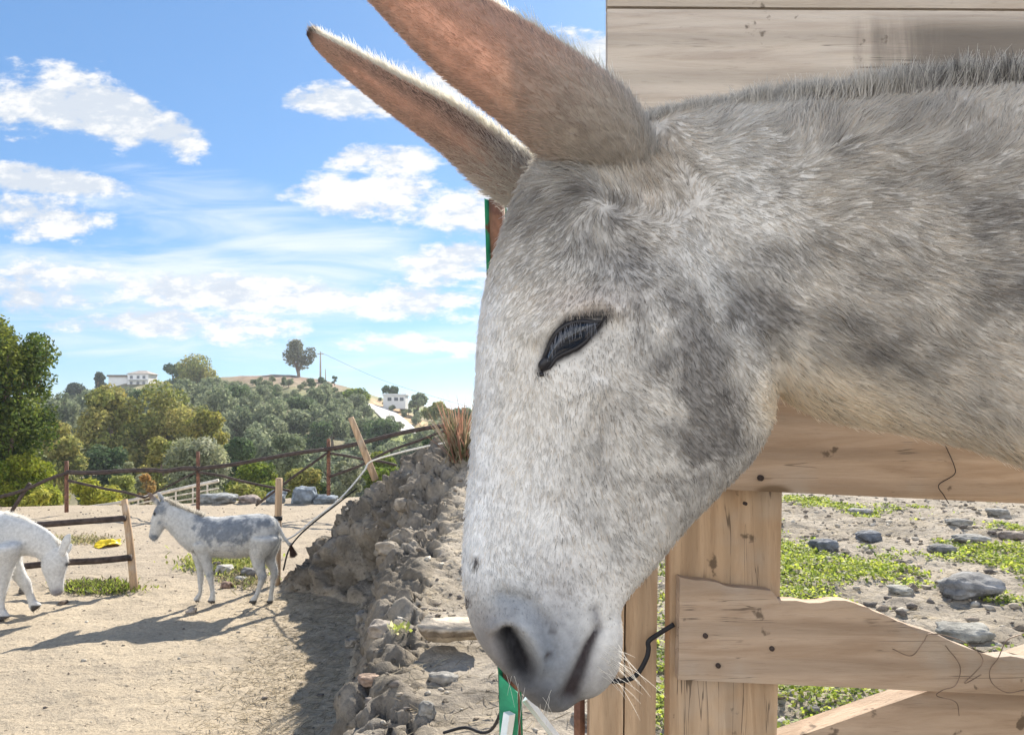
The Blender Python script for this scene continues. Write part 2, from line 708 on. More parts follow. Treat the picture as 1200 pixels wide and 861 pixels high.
M = {}
M['soil'] = ground_material()
M['hill'] = material('hill_soil', attr=True, nscale=0.35, namt=0.4, bump=0.3, bscale=1.5)
M['skin'] = material('donkey_skin', attr=True, nscale=120, namt=0.12, bump=0.0012, bscale=260, rough=0.7)
M['ear'] = material('donkey_ear_skin', attr=True, nscale=90, namt=0.15, bump=0.0005, bscale=600, transl=0.5, rough=0.8)
M['hair'] = hair_material('donkey_hair', 0.35)
M['fringe'] = hair_material('fringe_hair', 0.5)
M['coat'] = material('short_coat', attr=True, nscale=30, namt=0.16, bump=0.004, bscale=90)
M['hoof'] = material('hoof', (0.06, 0.05, 0.045), 0.7)
M['rock'] = material('rock', attr=True, nscale=9, namt=0.4, bump=0.02, bscale=25)
M['leaf'] = material('foliage', attr=True, nscale=3.0, namt=0.25, transl=0.4, rough=0.7, spec=0.12)
M['grassm'] = material('grass_blades', attr=True, nscale=3.0, namt=0.25, transl=0.5, rough=0.6)
M['bark'] = material('bark', (0.16, 0.12, 0.09), 0.95, nscale=6, namt=0.4, bump=0.02, bscale=14, stretch=(4, 4, 1))
M['wood_h'] = wood_material('weathered_plank', (0.47, 0.355, 0.26), (0.30, 0.205, 0.135), 'x', bump=0.003)
M['wood_v'] = wood_material('weathered_post', (0.49, 0.345, 0.22), (0.30, 0.195, 0.115), 'z', bump=0.003)
M['wood_pale'] = wood_material('pale_plank', (0.52, 0.45, 0.375), (0.36, 0.29, 0.235), 'x', dark_x=0.60)
M['wood_grey'] = wood_material('grey_wood', (0.40, 0.33, 0.26), (0.22, 0.17, 0.12), 'z')
M['rust'] = material('rusty_iron', (0.13, 0.065, 0.045), 0.8, nscale=25, namt=0.5, bump=0.002, bscale=120, second=(0.20, 0.10, 0.06), sec_scale=12)
M['green'] = material('green_paint', (0.02, 0.26, 0.14), 0.45, nscale=30, namt=0.3, second=(0.15, 0.07, 0.045), sec_scale=14, sec_lo=0.56, sec_hi=0.62, spec=0.5)
M['railpaint'] = material('pale_rail', (0.5, 0.46, 0.4), 0.7, nscale=9, namt=0.3)
M['palepaint'] = material('pale_paint', (0.72, 0.78, 0.78), 0.4, nscale=20, namt=0.12, spec=0.5)
M['darkiron'] = material('dark_iron', (0.055, 0.04, 0.035), 0.75, nscale=12, namt=0.5)
M['rope'] = material('rope', (0.72, 0.68, 0.6), 0.9, nscale=80, namt=0.3)
M['black'] = material('black_rubber', (0.02, 0.02, 0.022), 0.6, nscale=20, namt=0.2)
M['white'] = material('white_render', (0.62, 0.62, 0.62), 0.8, nscale=1.0, namt=0.06)
M['tile'] = material('roof_tile', (0.32, 0.28, 0.25), 0.9, nscale=2.0, namt=0.3)
M['glass'] = material('window_glass', (0.05, 0.06, 0.08), 0.15, spec=0.6, namt=0.1)
M['yellow'] = material('yellow_plastic', (0.75, 0.55, 0.01), 0.45, nscale=20, namt=0.15, spec=0.5, transl=0.2)
M['wire'] = material('thin_wire', (0.22, 0.16, 0.12), 0.5, nscale=60, namt=0.4, metallic=0.3)
M['eye'] = material('eyeball', (0.012, 0.017, 0.028), 0.03, nscale=60, namt=0.3, spec=0.8)
M['lid'] = material('eyelid', (0.014, 0.013, 0.016), 0.4, nscale=100, namt=0.3, bump=0.0004, bscale=600, spec=0.4)

# ------------------------------------------------------------------ near ground sheet with the eroded bank
YS = np.array([-20, 0, 3.0, 4.2, 5.5, 6.7, 7.4, 8.6, 9.4, 9.8, 10.15, 10.6, 11.2, 12.5, 15.0, 19.5, 21, 24])
XF = np.array([-0.95, -0.95, -0.95, -1.02, -1.16, -1.40, -1.50, -1.62, -1.82, -2.3, -2.95, -3.2, -3.1, -2.2, -1.5, -1.3, -1.3, -1.3])
XT = np.array([-0.25, -0.25, -0.36, -0.50, -0.58, -0.60, -0.60, -0.62, -0.60, -0.60, -0.55, -0.55, -0.5, -0.4, -0.3, -0.3, -0.3, -0.3])
ZT = np.array([1.0, 1.0, 1.0, 1.0, 1.08, 1.25, 1.38, 1.68, 1.84, 1.9, 1.9, 1.88, 1.78, 1.4, 1.1, 1.0, 1.0, 0.9])
# 0 = steep cut face, 1 = even slope (the spur)
SL = np.array([0, 0, 0, 0, 0, 0, 0.05, 0.2, 0.35, 0.6, 0.95, 1, 1, 1, 1, 1, 1, 1])


def bank_rows(y):
    return [np.interp(y, YS, a) for a in (XF, XT, ZT, SL)]


def build_ground():
    rows = np.concatenate([np.linspace(-20, 2.0, 30, endpoint=False), np.arange(2.0, 3.2, 0.04), np.arange(3.2, 8, 0.02),
                           np.arange(8, 11.4, 0.022), np.arange(11.4, 14, 0.06), np.arange(14, 24.1, 0.15)])
    nr = len(rows)
    la = -np.concatenate([np.geomspace(0.06, 1.0, 10)[::-1] * 0 + 0][:0] or [np.array([])])
    left = -np.concatenate([np.geomspace(9, 40, 16)[::-1], np.arange(0.03, 9.0, 0.045)[::-1]])
    top = np.concatenate([np.arange(0.03, 7.0, 0.045), np.geomspace(7.05, 40, 16)])
    nf = 96
    tf = np.linspace(0, 1, nf)
    xf, xt, zt, sl = bank_rows(rows)
    X, Z, K = [], [], []
    for i in range(nr):
        y = rows[i]
        steep_x = np.interp(tf, [0, 0.08, 0.2, 0.55, 0.75, 0.9, 1], [0, 0.18, 0.28, 0.38, 0.48, 0.72, 1])
        steep_z = np.interp(tf, [0, 0.08, 0.2, 0.55, 0.75, 0.9, 1], [0, 0.05, 0.18, 0.66, 0.90, 0.97, 1])
        slo_z = np.interp(tf, [0, 0.1, 0.5, 0.8, 1], [0, 0.12, 0.6, 0.9, 1])
        fx = steep_x * (1 - sl[i]) + tf * sl[i]
        fz = steep_z * (1 - sl[i]) + slo_z * sl[i]
        x = np.concatenate([xf[i] + left, xf[i] + (xt[i] - xf[i]) * fx, xt[i] + top])
        mound = zt[i] - 1.0
        ztop = 1.0 + mound * np.exp(-np.clip(top - 0.15, 0, None) ** 2 / 0.45)
        z = np.concatenate([0 * left, zt[i] * fz, ztop])
        X.append(x)
        Z.append(z)
        K.append(np.concatenate([0 * left, np.ones(nf), 0 * top + 2]))
    X, Z, K = np.array(X), np.array(Z), np.array(K)
    Y = np.repeat(rows[:, None], X.shape[1], 1)
    V = np.stack([X, Y, Z], -1).reshape(-1, 3)
    K = K.ravel()
    # blend of face-ness along the columns
    nl = len(left)
    col = np.tile(np.arange(X.shape[1]), nr)
    face = sstep(nl - 3, nl + 6, col) * (1 - sstep(nl + nf - 8, nl + nf + 6, col))
    nc = X.shape[1]
    idx = np.arange(nr * nc).reshape(nr, nc)
    F = np.stack([idx[:-1, :-1], idx[:-1, 1:], idx[1:, 1:], idx[1:, :-1]], -1).reshape(-1, 4)
    N = vnormals(V, F)
    far = sstep(2.0, 3.0, V[:, 1])
    n_big = fbm(V * (1.6, 1.6, 1.1), 3, 3)
    n_flute = fbm(V * (7.5, 7.5, 1.5) + np.stack([V[:, 2] * 1.5, 0 * V[:, 0], 0 * V[:, 0]], 1), 4, 11)       # vertical ribs
    n_mid = fbm(V * 7.0, 5, 21, 0.6) + 0.35 * (0.5 - np.abs(fbm(V * (24, 24, 13), 4, 23, 0.6)))
    ridge = 1 - np.abs(fbm(V * (3.0, 3.0, 1.8), 4, 31, 0.55))
    led = fbm(V * (1.3, 1.3, 6.0), 3, 35)
    n_fine = fbm(V * (16, 16, 9), 4, 24, 0.6)
    # slanting ribs that run down the cut like rain rills, and sharp broken edges
    q = V * (5.0, 5.0, 1.3) + np.stack([V[:, 2] * 2.2, 0.4 * n_big, 0 * V[:, 0]], 1)
    rill = np.abs(fbm(q, 4, 37, 0.5))
    stepn = fbm(V * 3.4, 3, 38)
    stepn = np.floor(stepn * 3.0) / 3.0 + sstep(0.75, 1.0, (stepn * 3.0) % 1.0) / 3.0
    d = face * (0.13 * n_big + 0.05 * n_flute * 1.9 - 0.16 * sstep(0.14, 0.0, rill) + 0.12 * rill + 0.012 * n_mid + 0.022 * n_fine + 0.05 * stepn)
    d = d * (0.55 + 0.45 * sstep(5.5, 8.0, V[:, 1]))
    V = V + N * (d * far)[:, None]
    # soft undulation, hoof prints on flat parts
    flat = 1 - face
    und = 0.02 * fbm(V * 0.8, 3, 5) + 0.012 * fbm(V * 4, 3, 6) + 0.012 * np.clip(fbm(V * 11, 3, 8), -0.2, 1)
    und = und * np.where(K == 2, 1.9, 1.0) + 0.02 * (K == 2) * sstep(0.9, 0.0, np.abs(V[:, 0] + 0.5)) * fbm(V * 6, 4, 7)
    V[:, 2] += flat * far * und
    # leave the paddock edge and fall away to the valley
    e0 = np.interp(V[:, 0], [-13, -9, -6, -4], [19.0, 19.8, 21.0, 21.6])
    V[:, 2] -= sstep(0, 2.6, V[:, 1] - e0) * 3.0
    # colours
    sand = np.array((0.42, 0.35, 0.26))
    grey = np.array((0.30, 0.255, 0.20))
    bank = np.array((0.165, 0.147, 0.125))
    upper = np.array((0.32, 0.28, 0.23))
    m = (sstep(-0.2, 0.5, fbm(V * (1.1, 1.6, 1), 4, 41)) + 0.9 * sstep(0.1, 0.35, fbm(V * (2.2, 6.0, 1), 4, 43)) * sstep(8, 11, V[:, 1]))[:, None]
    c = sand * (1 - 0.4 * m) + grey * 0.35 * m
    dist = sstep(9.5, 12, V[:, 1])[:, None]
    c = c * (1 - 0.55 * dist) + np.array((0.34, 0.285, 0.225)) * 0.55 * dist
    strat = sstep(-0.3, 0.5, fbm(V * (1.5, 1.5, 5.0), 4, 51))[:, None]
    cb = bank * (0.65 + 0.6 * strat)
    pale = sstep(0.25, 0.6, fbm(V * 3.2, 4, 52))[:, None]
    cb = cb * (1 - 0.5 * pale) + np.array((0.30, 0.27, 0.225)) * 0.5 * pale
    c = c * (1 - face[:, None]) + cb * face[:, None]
    k2 = (K == 2)[:, None] * (1 - face[:, None])
    cu = upper * (0.8 + 0.4 * sstep(-0.4, 0.4, fbm(V * 2.5, 4, 53))[:, None])
    c = c * (1 - k2) + cu * k2
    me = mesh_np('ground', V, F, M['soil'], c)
    o = link('ground', me)
    tag(o, kind='structure')
    return o, V, F


ground, GV, GF = build_ground()
gbvh = BVHTree.FromPolygons([tuple(v) for v in GV], [tuple(f) for f in GF])


def drop(x, y, zmax=6.0):
    h = gbvh.ray_cast(Vector((x, y, zmax)), Vector((0, 0, -1)))
    return h[0].z if h[0] is not None else 0.0


def pixground(px, py):
    o = Vector((0, 0, CAM_Z))
    p = at(px, py, 10.0)
    h = gbvh.ray_cast(o, (Vector(p) - o).normalized())
    return np.array(h[0]) if h[0] is not None else None


# ------------------------------------------------------------------ hill, valley and far land
RPX = np.array([-900, -300, 0, 60, 110, 150, 200, 240, 290, 340, 380, 410, 450, 480, 520, 560, 650, 800, 1200, 2400])
RPY = np.array([492, 486, 478, 470, 455, 448, 446, 446, 442, 441, 446, 455, 468, 474, 482, 490, 496, 500, 498, 498])
RIDGE_Y = 170.0


def hill_z(x, y):
    px = 600 + 900 * x / np.maximum(y, 20)
    ry = np.interp(px, RPX, RPY)
    zr = CAM_Z + (485 - ry) / 900.0 * RIDGE_Y
    t = np.clip((y - 62) / (RIDGE_Y - 62), 0, 1)
    zv = np.interp(y, [20, 24, 30, 45, 62], [-0.5, -3.2, -5.0, -7.0, -7.5])
    prof = 1 - (1 - t) ** 1.35
    z = zv + (zr + 7.5) * prof
    back = sstep(RIDGE_Y, 300, y)
    z = z * (1 - back) + (-14.0) * back
    z = z - sstep(400, 3000, y) * 50
    return z


def build_hill():
    ys = np.concatenate([np.arange(22.5, 60, 0.8), np.arange(60, 185, 1.5), np.geomspace(186, 3000, 36)])
    us = np.concatenate([np.linspace(-6, -1.1, 24, endpoint=False), np.linspace(-1.1, 0.4, 190), np.linspace(0.42, 6, 26)])
    U, Y = np.meshgrid(us, ys)
    X = U * Y
    Z = hill_z(X, Y)
    P = np.stack([X, Y, Z], -1).reshape(-1, 3)
    w = (1 - sstep(200, 400, P[:, 1]))
    P[:, 2] += w * (0.5 * fbm(P * (0.08, 0.08, 0), 4, 61) + 0.12 * fbm(P * (0.6, 0.6, 0), 3, 62))
    nr, nc = U.shape
    idx = np.arange(nr * nc).reshape(nr, nc)
    F = np.stack([idx[:-1, :-1], idx[:-1, 1:], idx[1:, 1:], idx[1:, :-1]], -1).reshape(-1, 4)
    px, py = proj(P)
    gr = np.array((0.14, 0.16, 0.055))
    dry = np.array((0.24, 0.21, 0.12))
    n = sstep(-0.35, 0.45, fbm(P * (0.07, 0.07, 0), 5, 63))[:, None]
    c = gr * (1 - n) + dry * n
    top = (sstep(120, 160, P[:, 1]) * sstep(250, 290, px) * (1 - sstep(390, 420, px)))[:, None]
    c = c * (1 - top) + np.array((0.21, 0.14, 0.095)) * top
    # bare orange cutting beside the white track
    d1, _ = segd(px, py, [(440, 474), (470, 488), (500, 503)])
    cut = (1 - sstep(5, 9, d1))[:, None] * sstep(70, 80, P[:, 1])[:, None]
    c = c * (1 - cut) + np.array((0.42, 0.27, 0.15)) * cut
    lawn = (1 - sstep(8, 26, np.hypot((px - 470) / 1.6, py - 515)))[:, None]
    c = c * (1 - lawn) + np.array((0.23, 0.27, 0.06)) * lawn
    me = mesh_np('hill', P, F, M['hill'], c)
    o = link('hill', me)
    tag(o, kind='structure')
    return P, F


HV, HF = build_hill()
hbvh = BVHTree.FromPolygons([tuple(v) for v in HV], [tuple(f) for f in HF])


def hdrop(x, y):
    h = hbvh.ray_cast(Vector((x, y, 200)), Vector((0, 0, -1)))
    return h[0].z if h[0] is not None else -7.0


# pale track on the hillside, a strip laid on the slope
def build_track():
    line = [(443, 478), (455, 487), (468, 498), (482, 508)]
    V, F = [], []
    for i, (px, py) in enumerate(line):
        o = Vector((0, 0, CAM_Z))
        h = hbvh.ray_cast(o, (Vector(at(px, py, 10)) - o).normalized())
        p = h[0] if h[0] is not None else Vector(at(px, py, 90))
        w = 2.6
        for k in (-1, 1):
            x, y = p.x + k * w, p.y
            V.append((x, y, hdrop(x, y) + 0.22))
    for i in range(len(line) - 1):
        F.append((2 * i, 2 * i + 1, 2 * i + 3, 2 * i + 2))
    g = Geo().add(V, F)
    o = link('path', g.mesh('path', material('track', (0.5, 0.48, 0.45), nscale=1.0)))
    tag(o, kind='structure')


build_track()


# ------------------------------------------------------------------ foliage
def leaf_mesh(name, clumps, n, size, cols, seed=0, aspect=1.8, shell=0.55, updown=0.0):
    """n small leaf faces spread through clumps (cx,cy,cz,r, squash); several tints"""
    r = np.random.default_rng(seed)
    n, size = int(n * 1.8), size * 0.70
    cl = np.array([c[:5] for c in clumps], float)
    w = cl[:, 3] ** 2.2
    k = r.choice(len(cl), n, p=w / w.sum())
    d = r.normal(size=(n, 3))
    d /= np.linalg.norm(d, axis=1)[:, None]
    rad = shell + (1 - shell) * r.random(n) ** 0.6
    rad *= 1 + 0.22 * fbm(d * 2.3 + k[:, None] * 3.1, 3, seed)
    P = cl[k, :3] + d * (rad * cl[k, 3])[:, None] * np.stack([np.ones(n), np.ones(n), cl[k, 4]], 1)
    nrm = d * 0.7 + r.normal(size=(n, 3)) * 0.7 + np.array((0, 0, 0.3))
    nrm /= np.linalg.norm(nrm, axis=1)[:, None]
    t = np.cross(nrm, r.normal(size=(n, 3)))
    t[:, 2] += updown
    t -= nrm * (t * nrm).sum(1)[:, None]
    t /= np.linalg.norm(t, axis=1)[:, None] + 1e-9
    b = np.cross(nrm, t)
    s = size * (0.6 + 0.8 * r.random(n))[:, None]
    q0, q2 = P - t * s * aspect / 2, P + t * s * aspect / 2
    q1, q3 = P + b * s / 2 + nrm * s * 0.12, P - b * s / 2 + nrm * s * 0.12
    V = np.stack([q0, q1, q2, q3], 1).reshape(-1, 3)
    F = np.arange(4 * n).reshape(n, 4)
    cols = np.array(cols, float)
    ci = r.choice(len(cols), n)
    ck = r.choice(len(cols), len(cl))
    c = 0.5 * cols[ci] + 0.5 * cols[ck[k]]
    c = c * (0.75 + 0.5 * r.random(n))[:, None]
    return mesh_np(name, V, F, M['leaf'], np.repeat(c, 4, 0), smooth=False)


def crown_clumps(w, h, n, seed, base=0.3, squash=0.8, conic=0.0):
    """clumps through an egg-shaped crown of width w and height h standing at z=0"""
    r = np.random.default_rng(seed)
    out = []
    for i in range(n):
        for _ in range(50):
            p = r.uniform(-1, 1, 3)
            if 0.2 < np.linalg.norm(p) < 1:
                break
        z = h * (base + (1 - base) * (p[2] * 0.5 + 0.5))
        k = 1 - conic * (p[2] * 0.5 + 0.5)
        rr = w * (r.uniform(0.13, 0.24) if n < 30 else r.uniform(0.09, 0.185))
        out.append((p[0] * (w / 2 - rr) * k, p[1] * (w / 2 - rr) * k, min(z, h - rr * squash), rr, squash))
    return out


def trunk_mesh(name, h, w, clumps, seed, mat=None, base=0.0):
    r = random.Random(seed)
    g = Geo()
    r0 = 0.035 * h + 0.02
    g.add(*tube([(0, 0, -0.4 - base), (0.02 * h, 0, 0.15 * h), (-0.02 * h, 0.01 * h, 0.35 * h), (0, 0, 0.6 * h)], [r0 * 1.3, r0, r0 * 0.75, r0 * 0.3], 7, 3))
    for i, c in enumerate(clumps[:: max(1, len(clumps) // 8)]):
        z0 = h * r.uniform(0.15, 0.4)
        m = (c[0] * 0.45, c[1] * 0.45, z0 + (c[2] - z0) * 0.55)
        g.add(*tube([(0, 0, z0), m, (c[0], c[1], c[2])], [r0 * 0.55, r0 * 0.35, r0 * 0.1], 5, 3))
    return g.mesh(name, mat or M['bark'])


def make_tree(name, loc, w, h, nclump, nleaf, lsize, cols, seed, label, cat, group=None, base=0.25, conic=0.0, aspect=1.8, squash=0.8, trunk='trunk', crown='crown', shell=0.45):
    root = empty(name, loc)
    cl = crown_clumps(w, h, nclump, seed, base, squash, conic)
    o = link(crown, leaf_mesh(name + '_leaves', cl, nleaf, lsize, cols, seed, aspect, shell))
    o.parent = root
    t = link(trunk, trunk_mesh(name + '_trunk', h, w, cl, seed))
    t.parent = root
    tag(root, label, cat, group)
    return root


def copy_tree(root, loc, rz=0.0, s=(1, 1, 1), label=None):
    c = root.copy()
    COL.objects.link(c)
    c.location = loc
    c.rotation_euler = (0, 0, rz)
    c.scale = s
    for ch in list(root.children):
        d = ch.copy()
        COL.objects.link(d)
        d.parent = c
    if label:
        c['label'] = label
    return c


OLIVE = [(0.19, 0.225, 0.12), (0.25, 0.28, 0.165), (0.13, 0.165, 0.09), (0.31, 0.33, 0.20)]
DARKG = [(0.08, 0.13, 0.055), (0.12, 0.165, 0.07), (0.05, 0.085, 0.04)]
YELG = [(0.24, 0.26, 0.07), (0.31, 0.30, 0.09), (0.16, 0.19, 0.055), (0.34, 0.29, 0.09)]
BRIGHT = [(0.13, 0.19, 0.03), (0.20, 0.26, 0.035), (0.07, 0.11, 0.025), (0.26, 0.28, 0.04)]
YELLOW = [(0.42, 0.42, 0.06), (0.34, 0.37, 0.06), (0.48, 0.44, 0.08), (0.22, 0.28, 0.05)]
SILVER = [(0.30, 0.32, 0.21), (0.38, 0.38, 0.28), (0.22, 0.25, 0.16), (0.28, 0.29, 0.15)]


def build_hill_trees():
    r = random.Random(11)
    protos = []
    for i in range(5):
        t = make_tree('olive_tree', (0, 0, -500), 4.6, 3.7, 13, 1500, 0.27, OLIVE if i < 4 else DARKG, 100 + i,
                      'round grey-green olive tree among many on the hillside', 'tree', 'olive trees covering the hillside', base=0.12)
        protos.append(t)
    used = [False] * 5
    placed = []
    tries = 0
    while len(placed) < 285 and tries < 30000:
        tries += 1
        y = r.uniform(66, 166)
        px = r.uniform(50, 560)
        if px < 240 and y < 100:
            continue
        x = (px - 600) / 900 * y
        z = hdrop(x, y)
        qx, qy = proj(np.array((x, y, z + 1.5)))
        s = r.uniform(0.85, 1.4) * (1.0 if r.random() > 0.2 else 0.65)
        d1, _ = segd(np.array([qx]), np.array([qy]), [(440, 474), (470, 488), (500, 503)])
        if d1[0] < 8 or math.hypot((qx - 470) / 1.6, qy - 515) < 14:
            continue
        lim = np.interp(px, RPX, RPY) + (3 if 255 < px < 405 else 1)
        if proj(np.array((x, y, z + 3.6 * s)))[1] < lim:
            s *= 0.38
        if proj(np.array((x, y, z + 3.6 * s)))[1] < lim - 3 or (118 < px < 196 and proj(np.array((x, y, z + 3.6 * s)))[1] < 456):
            continue
        if any((x - a) ** 2 + (y - b) ** 2 < (3.5 if s > 0.5 else 2.2) ** 2 for a, b in placed):
            continue
        placed.append((x, y))
        k = r.randrange(5)
        if not used[k]:
            used[k] = True
            o = protos[k]
            o.location = (x, y, z)
            o.scale = (s, s, s)
        else:
            o = copy_tree(protos[k], (x, y, z), r.uniform(0, 6.28), (s, s, s * r.uniform(0.85, 1.2)))
        kind = 'dark green' if k == 4 else 'grey-green'
        if s < 0.5:
            o['label'] = 'tiny round %s bush on the dry crest of the hill' % kind
        elif k == 4:
            o['label'] = 'round dark green tree among the grey-green olive trees on the hillside'


build_hill_trees()


def tree_px(name, px, pybase, pytop, wpx, Y, cols, seed, label, cat='tree', n=3000, lsize=None, nclump=16, **kw):
    b, t = at(px, pybase, Y), at(px, pytop, Y)
    h = t[2] - b[2]
    w = wpx * Y / 900.0
    ls = lsize or max(0.05, 3.2 * Y / 900.0)
    return make_tree(name, tuple(b), w, h, nclump, n, ls, cols, seed, label, cat, **kw)


# lone eucalyptus on the skyline and the trees round the house
tree_px('eucalyptus', 349, 446, 397, 44, 168, [(0.13, 0.13, 0.07), (0.18, 0.17, 0.09), (0.09, 0.10, 0.06)], 201,
        'lone tall airy tree standing on the hill skyline beside the pole', n=1500, lsize=0.42, nclump=11, base=0.3, squash=0.9)
tree_px('eucalyptus', 233, 470, 414, 66, 150, YELG, 202, 'tall yellow-green tree on the ridge right of the white house', n=3800, lsize=0.42, nclump=18, base=0.15)
tree_px('cypress', 205, 462, 426, 34, 158, DARKG, 203, 'dark tree close against the right side of the white house', n=1500, lsize=0.4, nclump=9, base=0.1)
tree_px('pine_tree', 115, 470, 428, 22, 160, [(0.07, 0.09, 0.06), (0.1, 0.12, 0.08)], 204, 'small grey tree on the ridge left of the white house', n=900, lsize=0.4, nclump=7, base=0.15)
tree_px('pine_tree', 90, 480, 448, 42, 150, [(0.06, 0.085, 0.06), (0.09, 0.11, 0.08)], 205, 'low dark blue-green tree where the ridge drops at left', n=2000, lsize=0.42, nclump=10, base=0.05)
tree_px('olive_tree', 378, 455, 441, 13, 150, DARKG, 206, 'round dark bush at the foot of the skyline pole', n=500, lsize=0.4, nclump=5, base=0.05)
tree_px('olive_tree', 392, 452, 441, 8, 160, DARKG, 207, 'tiny bush on the skyline just right of the pole', n=260, lsize=0.35, nclump=4, base=0.05)
tree_px('olive_tree', 457, 466, 452, 24, 150, DARKG, 208, 'dark tree rising behind the low white building', n=900, lsize=0.4, nclump=7, base=0.05)
tree_px('olive_tree', 490, 478, 460, 28, 140, OLIVE, 209, 'grey-green tree at the right end of the white building', n=1000, lsize=0.4, nclump=7, base=0.05)
tree_px('olive_tree', 515, 496, 470, 44, 110, YELG, 210, 'broad yellowish tree low on the ridge at right', n=2200, lsize=0.36, nclump=10, base=0.05)
tree_px('olive_tree', 545, 500, 476, 40, 100, OLIVE, 211, 'grey-green tree just left of the white donkey face', n=1700, lsize=0.34, nclump=9, base=0.05)
tree_px('olive_tree', 420, 470, 455, 40, 130, BRIGHT, 212, 'bright green tree below the ridge left of the white building', n=1500, lsize=0.4, nclump=8, base=0.05)

# big yellow-green trees in the valley
tree_px('poplar', 128, 590, 447, 105, 58, YELG, 220, 'large olive-green broad tree left half of the valley grove', n=9000, lsize=0.24, nclump=36, base=0.1, squash=0.9)
tree_px('poplar', 195, 590, 446, 120, 62, YELG, 221, 'largest yellow-green tree with rusty tinted top in the valley grove', n=11000, lsize=0.24, nclump=42, base=0.08, squash=0.9)
tree_px('poplar', 236, 575, 480, 62, 55, [(0.26, 0.25, 0.05), (0.30, 0.24, 0.06), (0.19, 0.2, 0.04)], 222, 'smaller golden tree at the right edge of the valley grove', n=4200, lsize=0.22, nclump=20, base=0.08)
tree_px('poplar', 60, 600, 488, 82, 46, YELG, 223, 'sparse yellowing tree right of the leafy near tree', n=6500, lsize=0.18, nclump=24, base=0.08)
tree_px('poplar', 118, 600, 500, 70, 52, DARKG, 224, 'dark shaded tree low in front of the valley grove', n=4500, lsize=0.22, nclump=18, base=0.02)
tree_px('willow', 188, 595, 510, 62, 40, YELG, 225, 'round light yellow-green tree low in front of the grove', n=4200, lsize=0.15, nclump=16, base=0.05)
tree_px('olive_tree', 232, 600, 512, 96, 34, SILVER, 226, 'large silvery olive tree behind the middle fence posts', n=9500, lsize=0.11, nclump=26, base=0.03, aspect=2.4)
tree_px('olive_tree', 160, 600, 536, 40, 33, SILVER, 227, 'small silvery olive bush behind the fence at left', n=3200, lsize=0.10, nclump=12, base=0.03, aspect=2.4)
tree_px('olive_tree', 300, 600, 536, 72, 34, BRIGHT, 228, 'bright green tree behind the fence between the middle posts', n=5500, lsize=0.12, nclump=18, base=0.03)
tree_px('olive_tree', 352, 600, 548, 60, 30, YELG, 229, 'yellowing low tree behind the fence left of the tall iron post', n=4500, lsize=0.10, nclump=16, base=0.03)
tree_px('olive_tree', 408, 590, 540, 44, 31, SILVER, 230, 'pale silvery bush behind the leaning wooden post', n=3600, lsize=0.10, nclump=14, base=0.03)
tree_px('olive_tree', 372, 590, 545, 26, 30.5, DARKG, 231, 'small dark round bush behind the tall iron post', n=1900, lsize=0.10, nclump=9, base=0.03)
tree_px('olive_tree', 452, 580, 520, 50, 36, BRIGHT, 232, 'green tree seen behind the sloping top rail', n=3800, lsize=0.12, nclump=14, base=0.03)
tree_px('olive_tree', 500, 575, 510, 56, 40, DARKG, 233, 'dark green tree left of the spiky plant', n=4200, lsize=0.13, nclump=15, base=0.03)
tree_px('olive_tree', 330, 560, 508, 60, 50, OLIVE, 234, 'grey-green tree above the fence left of the tall iron post', n=3600, lsize=0.18, nclump=14, base=0.03)
tree_px('olive_tree', 278, 560, 512, 54, 48, DARKG, 235, 'dark green tree beyond the silvery olive tree', n=3200, lsize=0.18, nclump=12, base=0.03)

# near leafy tree at the left edge and shrubs in front of the valley
tree_px('carob_tree', 2, 600, 362, 135, 21, [(0.06, 0.10, 0.02), (0.11, 0.15, 0.03), (0.20, 0.22, 0.035), (0.035, 0.06, 0.02)], 240,
        'large leafy tree with glossy leaves at the left edge', n=17000, lsize=0.085, nclump=85, base=0.12, squash=0.9, shell=0.3)
tree_px('shrub', 18, 606, 532, 90, 20.5, [(0.12, 0.18, 0.02), (0.24, 0.28, 0.03), (0.3, 0.3, 0.04)], 241, 'bright green leafy bush below the large left tree', 'bush', n=7000, lsize=0.07, nclump=22, base=0.02, trunk='stem', crown='foliage')
for i, (px, pb, pt, w, Y, c, lb) in enumerate([
        (48, 604, 572, 56, 20.3, YELLOW, 'yellow flowering bush behind the slanting fence post'),
        (110, 600, 560, 62, 22.5, YELLOW, 'yellow-green feathery bush right of the first iron post'),
        (138, 600, 556, 52, 23.5, [(0.23, 0.27, 0.07), (0.3, 0.32, 0.1)], 'pale green feathery bush between two iron posts'),
        (172, 600, 554, 26, 22.0, [(0.35, 0.2, 0.07), (0.3, 0.24, 0.1)], 'thin dry orange-leaved bush behind the dappled donkey ears'),
        (292, 592, 566, 60, 23.0, YELG, 'low yellow-green bush behind the boulders'),
        (450, 575, 548, 60, 24.0, BRIGHT, 'low green bush at the end of the bank crest'),
        (500, 560, 536, 60, 25.0, YELG, 'low yellowish bush under the sloping rails')]):
    tree_px('shrub', px, pb, pt, w, Y, c, 260 + i, lb, 'bush', n=2600 if i != 3 else 600, lsize=0.075, nclump=14, base=0.0, trunk='stem', crown='foliage', aspect=2.6)

# ------------------------------------------------------------------ buildings on the hill
def box(g, x0, x1, y0, y1, z0, z1, col=None):
    V = [(x, y, z) for x in (x0, x1) for y in (y0, y1) for z in (z0, z1)]
    F = [(0, 1, 3, 2), (4, 6, 7, 5), (0, 4, 5, 1), (2, 3, 7, 6), (0, 2, 6, 4), (1, 5, 7, 3)]
    return g.add(V, F, col)


